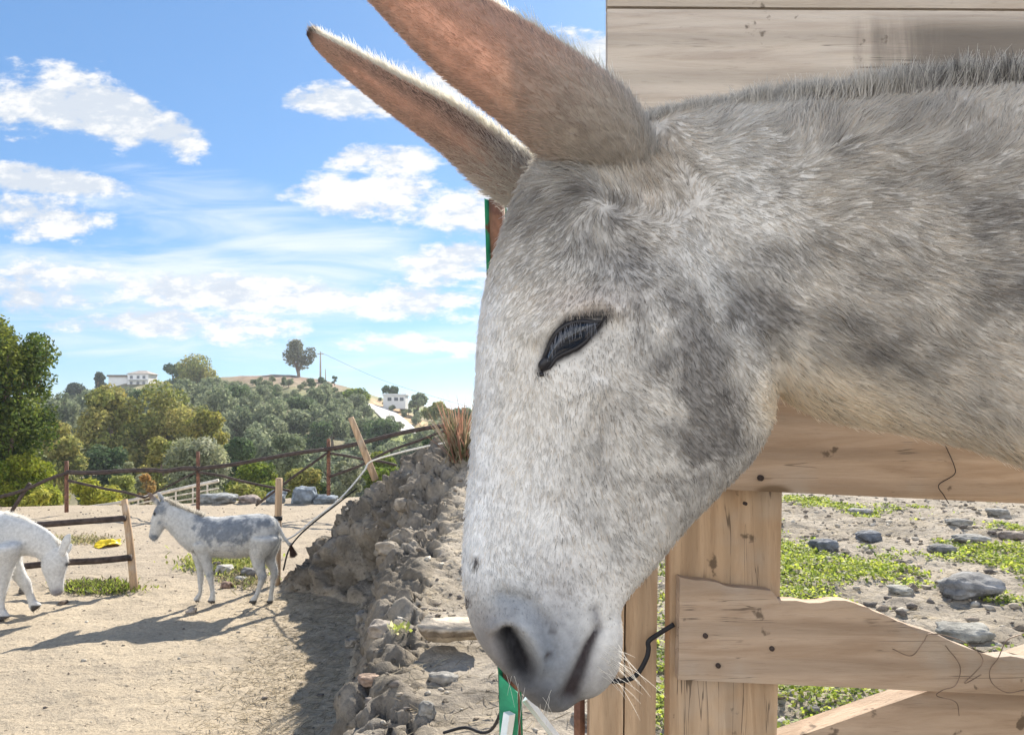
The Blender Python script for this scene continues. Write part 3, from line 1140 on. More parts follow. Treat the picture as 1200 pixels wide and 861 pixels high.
def house():
    Y = 158.0
    a, b = at(149, 452, Y), at(174, 438, Y)
    root = empty('villa', ((a[0] + b[0]) / 2, Y, a[2]))
    w, h = (b[0] - a[0]) / 2, b[2] - a[2]
    link('wall', box(Geo(), -w, w, 0, 4, -1.5, h).mesh('wall', M['white'], False), root)
    e, p = 0.35, 0.8
    g = Geo()
    V = [(-w - e, -e, h), (w + e, -e, h), (w + e, 4 + e, h), (-w - e, 4 + e, h), (-w * 0.35, 2.0, h + p), (w * 0.35, 2.0, h + p)]
    g.add(V, [(0, 1, 5, 4), (1, 2, 5), (2, 3, 4, 5), (3, 0, 4), (0, 3, 2, 1)])
    link('roof', g.mesh('roof', M['tile'], False), root)
    for x0 in (-w * 0.75, -w * 0.1, w * 0.45):
        for z0 in (0.3, h * 0.6):
            f = link('window', box(Geo(), x0, x0 + 0.55, -0.06, 0.02, z0, z0 + 0.6).mesh('window', M['glass'], False), root)
    link('balcony', box(Geo(), -w * 0.9, w * 0.9, -0.9, -0.01, h * 0.48, h * 0.53).mesh('balcony', M['white'], False), root)
    tag(root, 'white two-storey villa with hipped roof on the hilltop', 'house')
    # low brown-roofed wing
    a, b = at(124, 450, Y), at(146, 441, Y)
    r2 = empty('outbuilding', ((a[0] + b[0]) / 2, Y + 1, a[2]))
    w, h = (b[0] - a[0]) / 2, b[2] - a[2]
    link('wall', box(Geo(), -w, w, 0, 5, -1.5, h).mesh('wall', M['white'], False), r2)
    link('roof', box(Geo(), -w - 0.2, w + 0.2, -0.4, 5.2, h, h + 0.35).mesh('roof', M['bark'], False), r2)
    tag(r2, 'low brown-roofed outbuilding left of the villa', 'building')
    # low white building at right
    Y = 140.0
    a, b = at(449, 473, Y), at(475, 463, Y)
    r3 = empty('farm_building', ((a[0] + b[0]) / 2, Y, a[2]))
    w, h = (b[0] - a[0]) / 2, b[2] - a[2]
    link('wall', box(Geo(), -w, w, 0, 4, -0.9, h).mesh('wall', M['white'], False), r3)
    link('roof', box(Geo(), -w - 0.2, w + 0.2, -0.3, 5.2, h, h + 0.25).mesh('roof', M['white'], False), r3)
    for k in (-0.6, 0.0, 0.5):
        link('window', box(Geo(), w * k, w * k + 0.7, -0.06, 0.02, h * 0.35, h * 0.75).mesh('window', M['glass'], False), r3)
    tag(r3, 'low flat-roofed white building on the ridge at right', 'building')
    # brown ruined terrace walls left of the lone tree
    Y = 166.0
    for i, (x0, x1, yb, yt, lb) in enumerate([(272, 312, 452, 441, 'long brown stone wall along the skyline'), (262, 300, 462, 449, 'pale grey stone terrace wall below the skyline wall'),
                                              (313, 345, 458, 447, 'rubble stone terrace wall under the lone tree')]):
        a, b = at(x0, yb, Y - i * 8), at(x1, yt, Y - i * 8)
        g = Geo()
        n = 18
        rr = random.Random(i)
        for k in range(n):
            xa, xb = a[0] + (b[0] - a[0]) * k / n, a[0] + (b[0] - a[0]) * (k + 1) / n
            box(g, xa, xb - 0.003, Y - i * 8 + rr.uniform(0, 0.3), Y - i * 8 + 0.9, a[2] - 1.2, b[2] + rr.uniform(-0.7, 0.15))
        o = link('stone_wall', g.mesh('stone_wall', material('ruin_stone', [(0.32, 0.2, 0.13), (0.4, 0.36, 0.31), (0.3, 0.22, 0.17)][i], nscale=1.2, namt=0.4), False))
        tag(o, lb, 'wall')
    # pylon, pole and cable
    for i, (px, pb, pt, wr, lb) in enumerate([(375.5, 446, 412, 0.22, 'tall thin pylon on the skyline beside the lone tree'), (381.5, 446, 432, 0.12, 'short thin pole just right of the skyline pylon')]):
        a, b = at(px, pb, 165), at(px, pt, 165)
        g = Geo().add(*tube([a, (a + b) / 2, b], [wr, wr * 0.8, wr * 0.5], 8, 1))
        if i == 0:
            c = b - np.array((0, 0, 0.5))
            g.add(*tube([c - np.array((0.7, 0, 0)), c + np.array((0.7, 0, 0))], [0.09, 0.09], 6, 1))
        tag(link('utility_pole', g.mesh('utility_pole', M['wood_grey'])), lb, 'pole')
    a, b, c = at(376, 413, 165), at(450, 446, 150), at(560, 480, 120)
    tag(link('power_cable', Geo().add(*tube([a, b, c], 0.028, 5, 6)).mesh('power_cable', M['darkiron'])), 'thin power cable descending from the skyline pylon', 'cable')


house()


# ------------------------------------------------------------------ rocks
def rock_mesh(name, sx, sy, sz, seed, col, mat=None, sub=4, rough=0.28):
    bm = bmesh.new()
    bmesh.ops.create_icosphere(bm, subdivisions=sub, radius=1.0)
    V = np.array([v.co[:] for v in bm.verts])
    F = np.array([[l.index for l in f.verts] for f in bm.faces])
    bm.free()
    q = np.sign(V) * np.abs(V) ** 0.72
    q = q / np.maximum(np.abs(q).max(1), 0.01)[:, None] * (0.55 + 0.45 * np.linalg.norm(V, axis=1)[:, None]) * 0.35 + V * 0.65
    d = 1 + rough * fbm(V * 1.3 + seed * 7.1, 4, seed) + 0.06 * fbm(V * 6 + seed, 3, seed + 1)
    P = q * d[:, None] * (sx, sy, sz)
    c = np.array(col) * (0.8 + 0.35 * sstep(-0.3, 0.4, fbm(V * 2.5 + seed, 3, seed)))[:, None]
    me = mesh_np(name, P, F, mat or M['rock'], c)
    return me


def rock(px, py, wpx, hpx, label, col=(0.27, 0.26, 0.25), seed=0, name='rock', cat='rock', depth=1.0, sink=0.3):
    p = pixground(px, py + hpx * 0.35)
    if p is None:
        return
    Y = p[1]
    w, h = wpx * Y / 900 / 2, hpx * Y / 900 / 2
    o = link(name, rock_mesh(name, w, w * depth, h, seed, col))
    o.location = (p[0], p[1] + w * depth * 0.3, p[2] + h * (1 - sink))
    o.rotation_euler = (0, 0, seed * 1.3)
    o.rotation_euler = (0, 0, 0)
    tag(o, label, cat)
    return o


def boulder(px, py, wpx, hpx, label, col, seed, name, cat):
    Y = 20.2
    w, h = wpx * Y / 900 / 2, hpx * Y / 900 / 2
    p = at(px, py, Y)
    z = drop(p[0], Y)
    o = link(name, rock_mesh(name, w, w * 0.9, h, seed, col))
    o.location = (p[0], Y, z + h * 0.75)
    tag(o, label, cat)


BLUEG = (0.20, 0.23, 0.26)
boulder(357, 573, 27, 22, 'largest rounded blue-grey boulder under the far fence', BLUEG, 1, 'boulder', 'boulder')
boulder(324, 576, 22, 16, 'medium grey boulder left of the largest boulder', BLUEG, 2, 'boulder', 'boulder')
boulder(293, 578, 24, 10, 'flat brown boulder in the row under the far fence', (0.24, 0.2, 0.18), 3, 'boulder', 'boulder')
boulder(256, 576, 40, 13, 'long flat grey boulder near the second iron post', (0.25, 0.26, 0.26), 4, 'boulder', 'boulder')
boulder(382, 579, 26, 11, 'low grey boulder at the foot of the bank crest', BLUEG, 5, 'boulder', 'boulder')
rock(262, 668, 17, 12, 'pale pointed rock between the legs of the dappled donkey', (0.42, 0.4, 0.36), 6)
rock(264, 686, 12, 8, 'small brown stone below the pale pointed rock', (0.22, 0.15, 0.12), 7)
rock(281, 680, 14, 9, 'grey stone near the hind hooves of the dappled donkey', (0.3, 0.29, 0.27), 8)
rock(293, 672, 22, 12, 'dark rock at the edge of the weeds near the hind legs', (0.2, 0.19, 0.18), 9)
rock(253, 663, 10, 8, 'small dark stone just behind the front legs of the dappled donkey', (0.17, 0.14, 0.12), 10)
rock(224, 716, 10, 6, 'small stone between front hoof shadows', (0.3, 0.26, 0.22), 11)
rock(27, 692, 10, 9, 'dark stone behind the raised foreleg of the white donkey', (0.12, 0.11, 0.1), 12)
rock(73, 706, 9, 5, 'small dark clod in front of the white donkey muzzle', (0.14, 0.11, 0.09), 13)
# field behind the wooden fence
rock(967, 640, 28, 15, 'dark rock in the field nearest the fence post', (0.15, 0.16, 0.18), 14)
rock(1020, 629, 26, 12, 'dark blue-grey rock right of the first field rock', (0.14, 0.15, 0.17), 15)
rock(1105, 645, 27, 12, 'dark jagged rock in the upper middle of the field', (0.14, 0.14, 0.14), 16)
rock(1138, 632, 40, 10, 'flat pale rock near the top of the field', (0.28, 0.27, 0.25), 17, depth=0.6)
rock(1141, 690, 66, 26, 'largest grey rock lying in the green weeds', (0.24, 0.235, 0.23), 18, depth=0.7)
rock(1134, 742, 52, 16, 'flat pale stone below the largest field rock', (0.28, 0.27, 0.24), 19, depth=0.7)
rock(1057, 692, 26, 9, 'small pale flat stone left of the largest field rock', (0.29, 0.28, 0.25), 20)
rock(1186, 628, 24, 10, 'brown stone by the right edge of the field', (0.24, 0.2, 0.17), 21)
rock(1125, 612, 30, 8, 'long low stone far back in the field', (0.25, 0.24, 0.22), 22, depth=0.6)
rock(952, 833, 16, 10, 'small dark stone in the weeds beside the right post foot', (0.16, 0.15, 0.14), 23)
rock(1170, 600, 26, 8, 'farthest low pale stone by the right edge of the field', (0.25, 0.24, 0.22), 24, depth=0.6)
rock(1010, 600, 22, 8, 'small grey stone far back just under the top rail', (0.26, 0.25, 0.24), 25)


# slab that juts out of the bank
def slab():
    Y = 4.15
    a, b = at(487, 748, Y), at(570, 745, Y)
    w = (b[0] - a[0]) / 2
    n = 40
    bm = bmesh.new()
    bmesh.ops.create_grid(bm, x_segments=30, y_segments=30, size=1)
    bm.free()
    U = np.linspace(-1, 1, 34)
    V, F = [], []
    g = Geo()
    th = np.linspace(0, 2 * np.pi, 64, endpoint=False)
    lev = np.concatenate([np.linspace(-1, 1, 12)])
    base = a * 0.5 + b * 0.5
    for k, l in enumerate(lev):
        for t in th:
            rr = 1 / max(abs(math.cos(t)) ** 4 + abs(math.sin(t)) ** 4, 0.01) ** 0.25
            under = 0.75 + 0.25 * ((l + 1) / 2) ** 0.6
            V.append((base[0] + w * rr * math.cos(t) * under, Y + 0.14 + 0.13 * rr * math.sin(t) * under, base[2] + 0.036 * l))
    V = np.array(V)
    V += 0.018 * np.stack([fbm(V * 14, 4, 71), fbm(V * 14, 4, 72), 0.6 * fbm(V * (9, 9, 30), 4, 73)], 1)
    n = len(th)
    for k in range(len(lev) - 1):
        for j in range(n):
            m = (j + 1) % n
            F.append((k * n + j, k * n + m, (k + 1) * n + m, (k + 1) * n + j))
    V = [tuple(v) for v in V]
    V.append(tuple(np.array(V[-n:]).mean(0)))
    for j in range(n):
        F.append((len(V) - 1, (len(lev) - 1) * n + (j), (len(lev) - 1) * n + (j + 1) % n))
    g.V, g.F = V, F
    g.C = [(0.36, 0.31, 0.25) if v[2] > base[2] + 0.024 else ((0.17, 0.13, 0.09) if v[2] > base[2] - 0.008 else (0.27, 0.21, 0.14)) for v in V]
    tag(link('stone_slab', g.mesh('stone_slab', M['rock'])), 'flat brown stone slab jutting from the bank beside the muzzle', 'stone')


slab()
for i, (px, py, w, h, lb, c) in enumerate([
        (412, 752, 15, 12, 'angular pale stone low in the bank face', (0.27, 0.24, 0.2)),
        (432, 795, 24, 12, 'reddish wedge stone sticking out of the bank foot', (0.30, 0.215, 0.16)),
        (445, 735, 26, 16, 'grey-brown stone set in the middle of the bank face', (0.30, 0.26, 0.22)),
        (425, 722, 16, 14, 'small rounded stone at the bank corner', (0.28, 0.25, 0.21)),
        (520, 795, 30, 18, 'whitish lump of soil stone on the bank lip', (0.27, 0.255, 0.23)),
        (500, 830, 18, 20, 'pale upright stone on the bank lip near the bottom', (0.25, 0.24, 0.22)),
        (473, 590, 26, 14, 'tan stone near the top of the bank slope', (0.29, 0.25, 0.2)),
        (452, 640, 22, 14, 'tan stone half buried in the upper bank', (0.29, 0.25, 0.2))]):
    rock(px, py, w, h, lb, c, 40 + i, sink=0.62)


# ------------------------------------------------------------------ ground cover
def scatter_cover():
    # low clover-like weeds on the upper ground, many small leaves
    r = np.random.default_rng(5)
    n = 420000
    x = r.uniform(-0.4, 9.5, n)
    y = 2.4 + 10.6 * r.random(n) ** 1.3
    m = (x > np.interp(y, YS, XT) + 0.05) & (np.abs(x / y) < 0.75)
    x, y = x[m], y[m]
    P = np.stack([x, y, 0 * x], 1)
    dn = fbm(P * 1.1, 4, 81) + 0.35 * fbm(P * 6, 3, 82)
    px = 600 + 900 * x / y
    bias = 0.04 + 0.30 * sstep(2.0, 3.2, y) * (1 - sstep(6.5, 9.0, y)) * sstep(850, 950, px) - 0.38 * sstep(6.5, 9.5, y) - 0.9 * (1 - sstep(640, 700, px))
    keep = dn + 0.3 * fbm(P * 14, 2, 83) + bias > 0.05 + 0.6 * r.random(len(x))
    x, y = x[keep], y[keep]
    n = len(x)
    if n > 150000:
        x, y, n = x[:150000], y[:150000], 150000
    # ground height by sampling the analytic top + noise is not exact, so cast on a coarse grid and interpolate
    gx, gy = np.arange(-0.7, 9.8, 0.08), np.arange(2.2, 13.2, 0.08)
    H = np.array([[drop(a, b) for a in gx] for b in gy])
    fx, fy = (x - gx[0]) / 0.08, (y - gy[0]) / 0.08
    ix, iy = np.clip(fx.astype(int), 0, len(gx) - 2), np.clip(fy.astype(int), 0, len(gy) - 2)
    tx, ty = fx - ix, fy - iy
    z = (H[iy, ix] * (1 - tx) + H[iy, ix + 1] * tx) * (1 - ty) + (H[iy + 1, ix] * (1 - tx) + H[iy + 1, ix + 1] * tx) * ty
    hgt = (0.008 + 0.035 * r.random(n) ** 1.5)
    s = (0.005 + 0.009 * r.random(n)) * (0.8 + 0.10 * y)
    nrm = r.normal(size=(n, 3)) * 0.55 + (0, 0, 1)
    nrm /= np.linalg.norm(nrm, axis=1)[:, None]
    t = np.cross(nrm, r.normal(size=(n, 3)))
    t /= np.linalg.norm(t, axis=1)[:, None]
    b = np.cross(nrm, t)
    C = np.stack([x, y, z + hgt], 1)
    s = s[:, None]
    V = np.stack([C - t * s, C + b * s * 0.7, C + t * s, C - b * s * 0.7], 1).reshape(-1, 3)
    g1 = np.array((0.26, 0.33, 0.05))
    g2 = np.array((0.44, 0.48, 0.08))
    g3 = np.array((0.10, 0.15, 0.03))
    k = r.random(n)[:, None]
    c = np.where(k < 0.45, g1, np.where(k < 0.8, g2, g3)) * (0.8 + 0.4 * r.random(n))[:, None]
    me = mesh_np('weeds', V, np.arange(4 * n).reshape(n, 4), M['grassm'], np.repeat(c, 4, 0), smooth=False)
    tag(link('weeds', me), 'bright green low weeds carpeting the field behind the fence', 'weeds', kind='stuff')

    # straw bits and dead stems
    n = 26000
    x = np.concatenate([r.uniform(-0.6, 8.5, n // 2), r.uniform(-3.4, -1.0, n // 2)])
    y = np.concatenate([2.4 + 9 * r.random(n // 2) ** 1.2, r.uniform(5.3, 10, n // 2)])
    m = np.where(np.arange(n) < n // 2, x > np.interp(y, YS, XT) - 0.3, (x < np.interp(y, YS, XF) + 0.1) & (r.random(n) < np.exp(-((x - np.interp(y, YS, XF) + 0.45) / 0.6) ** 2)))
    x, y = x[m], y[m]
    n = len(x)
    z = np.array([drop(a, b) for a, b in zip(x, y)]) + 0.006
    L = 0.02 + 0.06 * r.random(n)
    a = r.uniform(0, np.pi, n)
    d = np.stack([np.cos(a), np.sin(a), r.normal(size=n) * 0.25], 1) * L[:, None]
    q = np.stack([-np.sin(a), np.cos(a), 0 * a], 1) * 0.0018
    q2 = np.zeros((n, 3))
    q2[:, 2] = 0.0035
    C = np.stack([x, y, z], 1)
    V = np.stack([C - d, C + q + q2, C + d + q2, C - q], 1).reshape(-1, 3)
    c = np.array((0.42, 0.36, 0.26)) * (0.35 + 0.9 * r.random(n))[:, None]
    me = mesh_np('straw', V, np.arange(4 * n).reshape(n, 4), M['grassm'], np.repeat(c, 4, 0), smooth=False)
    tag(link('straw', me), 'loose straw and dead stems scattered over the soil', 'straw', kind='stuff')

    # pebbles and clods: little solid lumps
    n = 9000
    x = np.concatenate([r.uniform(-0.6, 8.5, n // 2), r.uniform(-13, -1.0, n // 4), r.uniform(-3.2, -0.3, n // 4)])
    y = np.concatenate([2.4 + 11 * r.random(n // 2) ** 1.1, 5.3 + 13.7 * r.random(n // 4) ** 0.7, r.uniform(3.4, 10.5, n // 4)])
    q = (np.arange(n) < 3 * (n // 4)) | (x > np.interp(y, YS, XF) - 0.12 * r.random(n))
    q &= (np.arange(n) < n // 2) | (np.arange(n) >= 3 * (n // 4)) | (r.random(n) < 0.6)
    q &= (np.arange(n) < 3 * (n // 4)) | (r.random(n) < 0.25)
    big = (np.arange(n) >= 3 * (n // 4))[q]
    x, y = x[q], y[q]
    n = len(x)
    z = np.array([drop(a, b) for a, b in zip(x, y)])
    s = 0.007 + 0.022 * r.random(n) ** 3
    s = s * np.where(x > 0, 1.25, 0.8) * np.where(big, 1.2, 1.0)
    bm = bmesh.new()
    bmesh.ops.create_icosphere(bm, subdivisions=1, radius=1.0)
    S = np.array([v.co[:] for v in bm.verts])
    SF = np.array([[v.index for v in f.verts] for f in bm.faces])
    bm.free()
    nv = len(S)
    V = S[None] * (1 + 0.35 * r.normal(size=(n, nv, 1))) * (s[:, None, None] * np.array((1.2, 1.0, 0.7))) + np.stack([x, y, z + s * 0.3], 1)[:, None]
    F = (SF[None] + (np.arange(n) * nv)[:, None, None]).reshape(-1, 3)
    cc = np.array([(0.20, 0.165, 0.13), (0.34, 0.29, 0.23), (0.15, 0.13, 0.115), (0.42, 0.38, 0.32)])[r.integers(0, 4, n)]
    me = mesh_np('pebbles', V.reshape(-1, 3), F, M['rock'], np.repeat(cc, nv, 0), smooth=False)
    tag(link('pebbles', me), 'pebbles and dry clods strewn over the ground', 'pebbles', kind='stuff')


scatter_cover()


def weed_patch(name, px, py, wpx, hpx, n, cols, label, seed, blade=0.06):
    r = np.random.default_rng(seed)
    V, c = [], []
    cols = np.array(cols)
    for i in range(n):
        a, b = r.normal(size=2)
        p = pixground(px + a * wpx / 3.2, py + b * hpx / 3.2)
        if p is None:
            continue
        h = blade * (0.4 + r.random())
        an = r.uniform(0, 6.28)
        w = (0.12 + 0.2 * r.random()) * blade
        q = np.array((math.cos(an), math.sin(an), 0)) * w
        ln = np.array((r.normal() * 0.6, r.normal() * 0.6, 1)) * h
        p = p + (0, 0, 0.01)
        V += [p, p + ln * 0.55 + q, p + ln, p + ln * 0.55 - q]
        c += [cols[r.integers(0, len(cols))] * (0.7 + 0.6 * r.random())] * 4
    V = np.array(V)
    me = mesh_np(name, V, np.arange(len(V)).reshape(-1, 4), M['grassm'], np.array(c), smooth=False)
    return tag(link(name, me), label, 'weeds', kind='stuff')


weed_patch('weeds', 116, 690, 66, 11, 3000, [(0.2, 0.26, 0.04), (0.3, 0.34, 0.06), (0.1, 0.12, 0.04), (0.12, 0.1, 0.06)], 'heap of green weeds on the paddock soil near the leaning post', 1, 0.055)
weed_patch('weeds', 262, 662, 70, 18, 2200, [(0.26, 0.30, 0.07), (0.34, 0.34, 0.10), (0.18, 0.2, 0.06)], 'green weeds seen under the belly of the dappled donkey', 2, 0.07)
weed_patch('weeds', 285, 680, 44, 16, 900, [(0.2, 0.22, 0.08), (0.28, 0.24, 0.14), (0.14, 0.12, 0.08)], 'thin dry weeds round the stones by the hind legs', 3, 0.06)
weed_patch('grass', 90, 634, 80, 9, 900, [(0.22, 0.22, 0.09), (0.3, 0.25, 0.14)], 'sparse dry tufts beside the yellow sheet', 4, 0.05)
weed_patch('grass', 470, 742, 22, 8, 26, [(0.3, 0.34, 0.08), (0.5, 0.47, 0.28)], 'thin pale grass blades growing out of the bank face', 5, 0.05)


# yellow crumpled sheet on the ground
def yellow_sheet():
    p = gnd(127, 639)
    n = 26
    U, W = np.meshgrid(np.linspace(-1, 1, n), np.linspace(-1, 1, n))
    k = 1 - 0.35 * np.abs(U * W)
    P = np.stack([U * 0.21 * k, W * 0.28 * k, 0 * U], -1).reshape(-1, 3)
    P[:, 2] = 0.04 + 0.035 * fbm(P * 9, 3, 91) + 0.04 * (1 - (U.ravel() ** 2)) * (1 - W.ravel() ** 2)
    P[:, :2] += 0.03 * np.stack([fbm(P * 12, 2, 92), fbm(P * 12, 2, 93)], 1)
    P += p
    idx = np.arange(n * n).reshape(n, n)
    F = np.stack([idx[:-1, :-1], idx[:-1, 1:], idx[1:, 1:], idx[1:, :-1]], -1).reshape(-1, 4)
    o = link('plastic_sheet', mesh_np('plastic_sheet', P, F, M['yellow']))
    md = o.modifiers.new('s', 'SOLIDIFY')
    md.thickness = 0.006
    tag(o, 'crumpled bright yellow plastic sheet on the paddock floor', 'plastic sheet')


yellow_sheet()


# ------------------------------------------------------------------ spiky plant on the mound
def spiky_plant():
    r = np.random.default_rng(9)
    b = at(541, 522, 9.0)
    b[2] = drop(b[0], b[1]) - 0.02
    b = np.array(b)
    root = empty('agave', tuple(b))
    top = at(541, 452, 9.0)[2] - b[2]
    V, F, C = [], [], []
    for i in range(230):
        az = r.uniform(0, 6.28)
        el = r.uniform(0.5, 1.5)
        L = (0.28 + 0.38 * r.random()) * max(top, 0.5) / 0.62 * (0.65 + 0.35 * math.sin(el))
        d = np.array((math.cos(az) * math.cos(el) * 0.7, math.sin(az) * math.cos(el) * 0.7, math.sin(el)))
        s = np.array((-math.sin(az), math.cos(az), 0)) * 0.012
        o = np.array((r.normal() * 0.07, r.normal() * 0.05, 0))
        c = [(0.12, 0.16, 0.07), (0.22, 0.19, 0.11), (0.30, 0.16, 0.11), (0.33, 0.27, 0.18)][r.integers(0, 4)]
        bend = np.array((math.cos(az), math.sin(az), -0.1)) * 0.07
        k = len(V)
        V += [o + s, o - s, o + d * L * 0.6 - s * 0.7 + bend * 0.4, o + d * L * 0.6 + s * 0.7 + bend * 0.4, o + d * L + bend + s * 0.05, o + d * L + bend - s * 0.05]
        F += [(k, k + 1, k + 2, k + 3), (k + 3, k + 2, k + 5, k + 4)]
        C += [c] * 4 + [(0.36, 0.2, 0.14)] * 2
    o = link('leaves', mesh_np('leaves', V, F, M['leaf'], np.array(C), smooth=False))
    o.parent = root
    g = Geo()
    for i in range(3):
        a = r.uniform(-0.2, 0.2)
        g.add(*tube([(0, 0, 0), (-0.08 - 0.05 * i, 0, 0.35), (-0.20 - 0.05 * i, 0.02, 0.66 - 0.1 * i)], [0.006, 0.005, 0.002], 5, 3))
    st = link('stem', g.mesh('stem', M['bark']))
    st.parent = root
    tag(root, 'spiky reddish-green plant on top of the bank beside the donkey face', 'plant')


spiky_plant()


# ------------------------------------------------------------------ pipes, posts and far fences
def seg(a, b, r, ring=8, wob=0.0, seed=0, n=3):
    a, b = np.asarray(a, float), np.asarray(b, float)
    rr = np.random.default_rng(seed)
    P = [a + (b - a) * t + (rr.normal(size=3) * wob if 0 < t < 1 else 0) for t in np.linspace(0, 1, n)]
    return tube(P, r, ring, 3)


def far_fence():
    Y = 17.9
    root = empty('pipe_fence', tuple(gnd(232, 592)))
    posts = [((78, 600), (78, 540)), ((232, 598), (232, 529)), ((385, 580), (385, 514)), ((525, 560), (524, 499)), ((10, 605), (35, 566)), ((-120, 625), (-120, 580))]
    for i, (a, b) in enumerate(posts):
        part('post', Geo().add(*seg(at(*a, Y), at(*b, Y), 0.045, wob=0.004, seed=i)).mesh('post', M['rust'] if i != 4 else M['darkiron']), root)
    rails = [((-120, 600), (0, 582), .04), ((0, 582), (78, 554), .04), ((78, 553), (160, 551), .05), ((160, 551), (232, 549), .05), ((232, 549), (385, 526), .045), ((385, 526), (525, 498), .05),
             ((80, 563), (170, 583), .03), ((232, 553), (340, 575), .03), ((300, 592), (384, 530), .028), ((170, 583), (230, 553), .02), ((387, 558), (522, 504), .03), ((387, 531), (465, 545), .03)]
    for i, (a, b, r) in enumerate(rails):
        nm = 'rail' if i < 6 else 'brace'
        part(nm, Geo().add(*seg(at(*a, Y - 0.09), at(*b, Y - 0.09), r, wob=0.018, seed=20 + i, n=5)).mesh(nm, M['darkiron']), root)
    tag(root, 'long rusty pipe fence with crossed braces along the far paddock edge', 'fence')
    # pale ramp railing beyond
    Y = 21.5
    root = empty('ramp_railing', tuple(at(205, 592, Y)))
    top = [(80, 597), (140, 589), (205, 574), (256, 563)]
    part('top_rail', Geo().add(*tube([at(a, b, Y) for a, b in top], 0.05, 8, 4)).mesh('top_rail', M['railpaint']), root)
    for k, dz in enumerate((9, 17)):
        part('rail', Geo().add(*tube([at(a, b + dz * (0.35 + 0.65 * i / 3), Y) for i, (a, b) in enumerate(top)], 0.02, 6, 4)).mesh('rail', M['railpaint']), root)
    for px in (112, 138, 162, 186, 206, 226, 243):
        y0 = np.interp(px, [a for a, b in top], [b for a, b in top])
        part('post', Geo().add(*seg(at(px, y0, Y), at(px, y0 + 26, Y), 0.025)).mesh('post', M['railpaint']), root)
    tag(root, 'pale painted ramp railing beyond the far pipe fence', 'railing')


far_fence()


def paddock_rails():
    b = gnd(159, 691)
    root = empty('rail_fence', tuple(b))
    Y = b[1]
    part('post', Geo().add(*tube([b - (0, 0, 0.15), (b + at(146, 585, Y)) / 2, at(145.5, 585, Y)], [0.055, 0.048, 0.042], 8, 3)).mesh('post', M['wood_v']), root)
    part('rail', Geo().add(*seg(at(147, 607, Y - 0.07), at(-60, 624, Y - 0.2), 0.04, wob=0.008, seed=1, n=6)).mesh('rail', M['darkiron']), root)
    part('rail', Geo().add(*seg(at(154, 653, Y - 0.07), at(-60, 671, Y - 0.2), 0.042, wob=0.008, seed=2, n=6)).mesh('rail', M['darkiron']), root)
    q = gnd(-62, 706)
    part('post', Geo().add(*seg(q - (0, 0, 0.1), q + (0, 0, 1.25), 0.05)).mesh('post', M['wood_v']), root)
    tag(root, 'short two-rail fence ending in a leaning wooden post by the white donkey', 'fence')
    # post at the rump of the dappled donkey
    b = gnd(324, 684)
    Y = b[1]
    root = empty('wooden_post', tuple(b))
    t = at(327, 560, Y)
    part('shaft', Geo().add(*tube([b - (0, 0, 0.2), b * 0.5 + t * 0.5, t], [0.055, 0.05, 0.048], 8, 3)).mesh('shaft', M['wood_v']), root)
    c = b + (t - b) * 0.62
    part('band', Geo().add(*tube([c - (0, 0, 0.03), c + (0, 0, 0.03)], [0.06, 0.06], 8)).mesh('band', M['black']), root)
    tag(root, 'upright post with a dark band behind the dappled donkey tail', 'post')
    # leaning post on the crest
    a, b2 = at(440, 562, 11.0), at(411, 489, 10.9)
    tag(link('leaning_post', Geo().add(*tube([a, (a + b2) / 2, b2], [0.052, 0.05, 0.042], 8, 3)).mesh('leaning_post', M['wood_v'])),
        'thick pale wooden post leaning left on the bank crest', 'post')
    # rope
    pts = [(527, 518, 9.5), (495, 524, 9.9), (462, 532, 10.3), (434, 541, 10.75), (427, 551, 10.7), (410, 572, 10.5), (392, 590, 10.3), (366, 610, 10.2), (345, 627, 10.05), (331, 634, 9.95)]
    tag(link('rope', Geo().add(*tube([at(*p) for p in pts], 0.013, 7, 5)).mesh('rope', M['rope'])), 'pale rope running down the bank crest to the upright post', 'rope')
    pts = [(418, 572, 10.6), (398, 588, 10.5), (370, 610, 10.4), (350, 628, 10.3), (338, 645, 10.2), (332, 668, 10.1)]
    tag(link('pipe', Geo().add(*tube([at(*p) for p in pts], 0.011, 7, 5)).mesh('pipe', M['black'])), 'thin dark pipe lying along the bank crest under the rope', 'pipe')


paddock_rails()


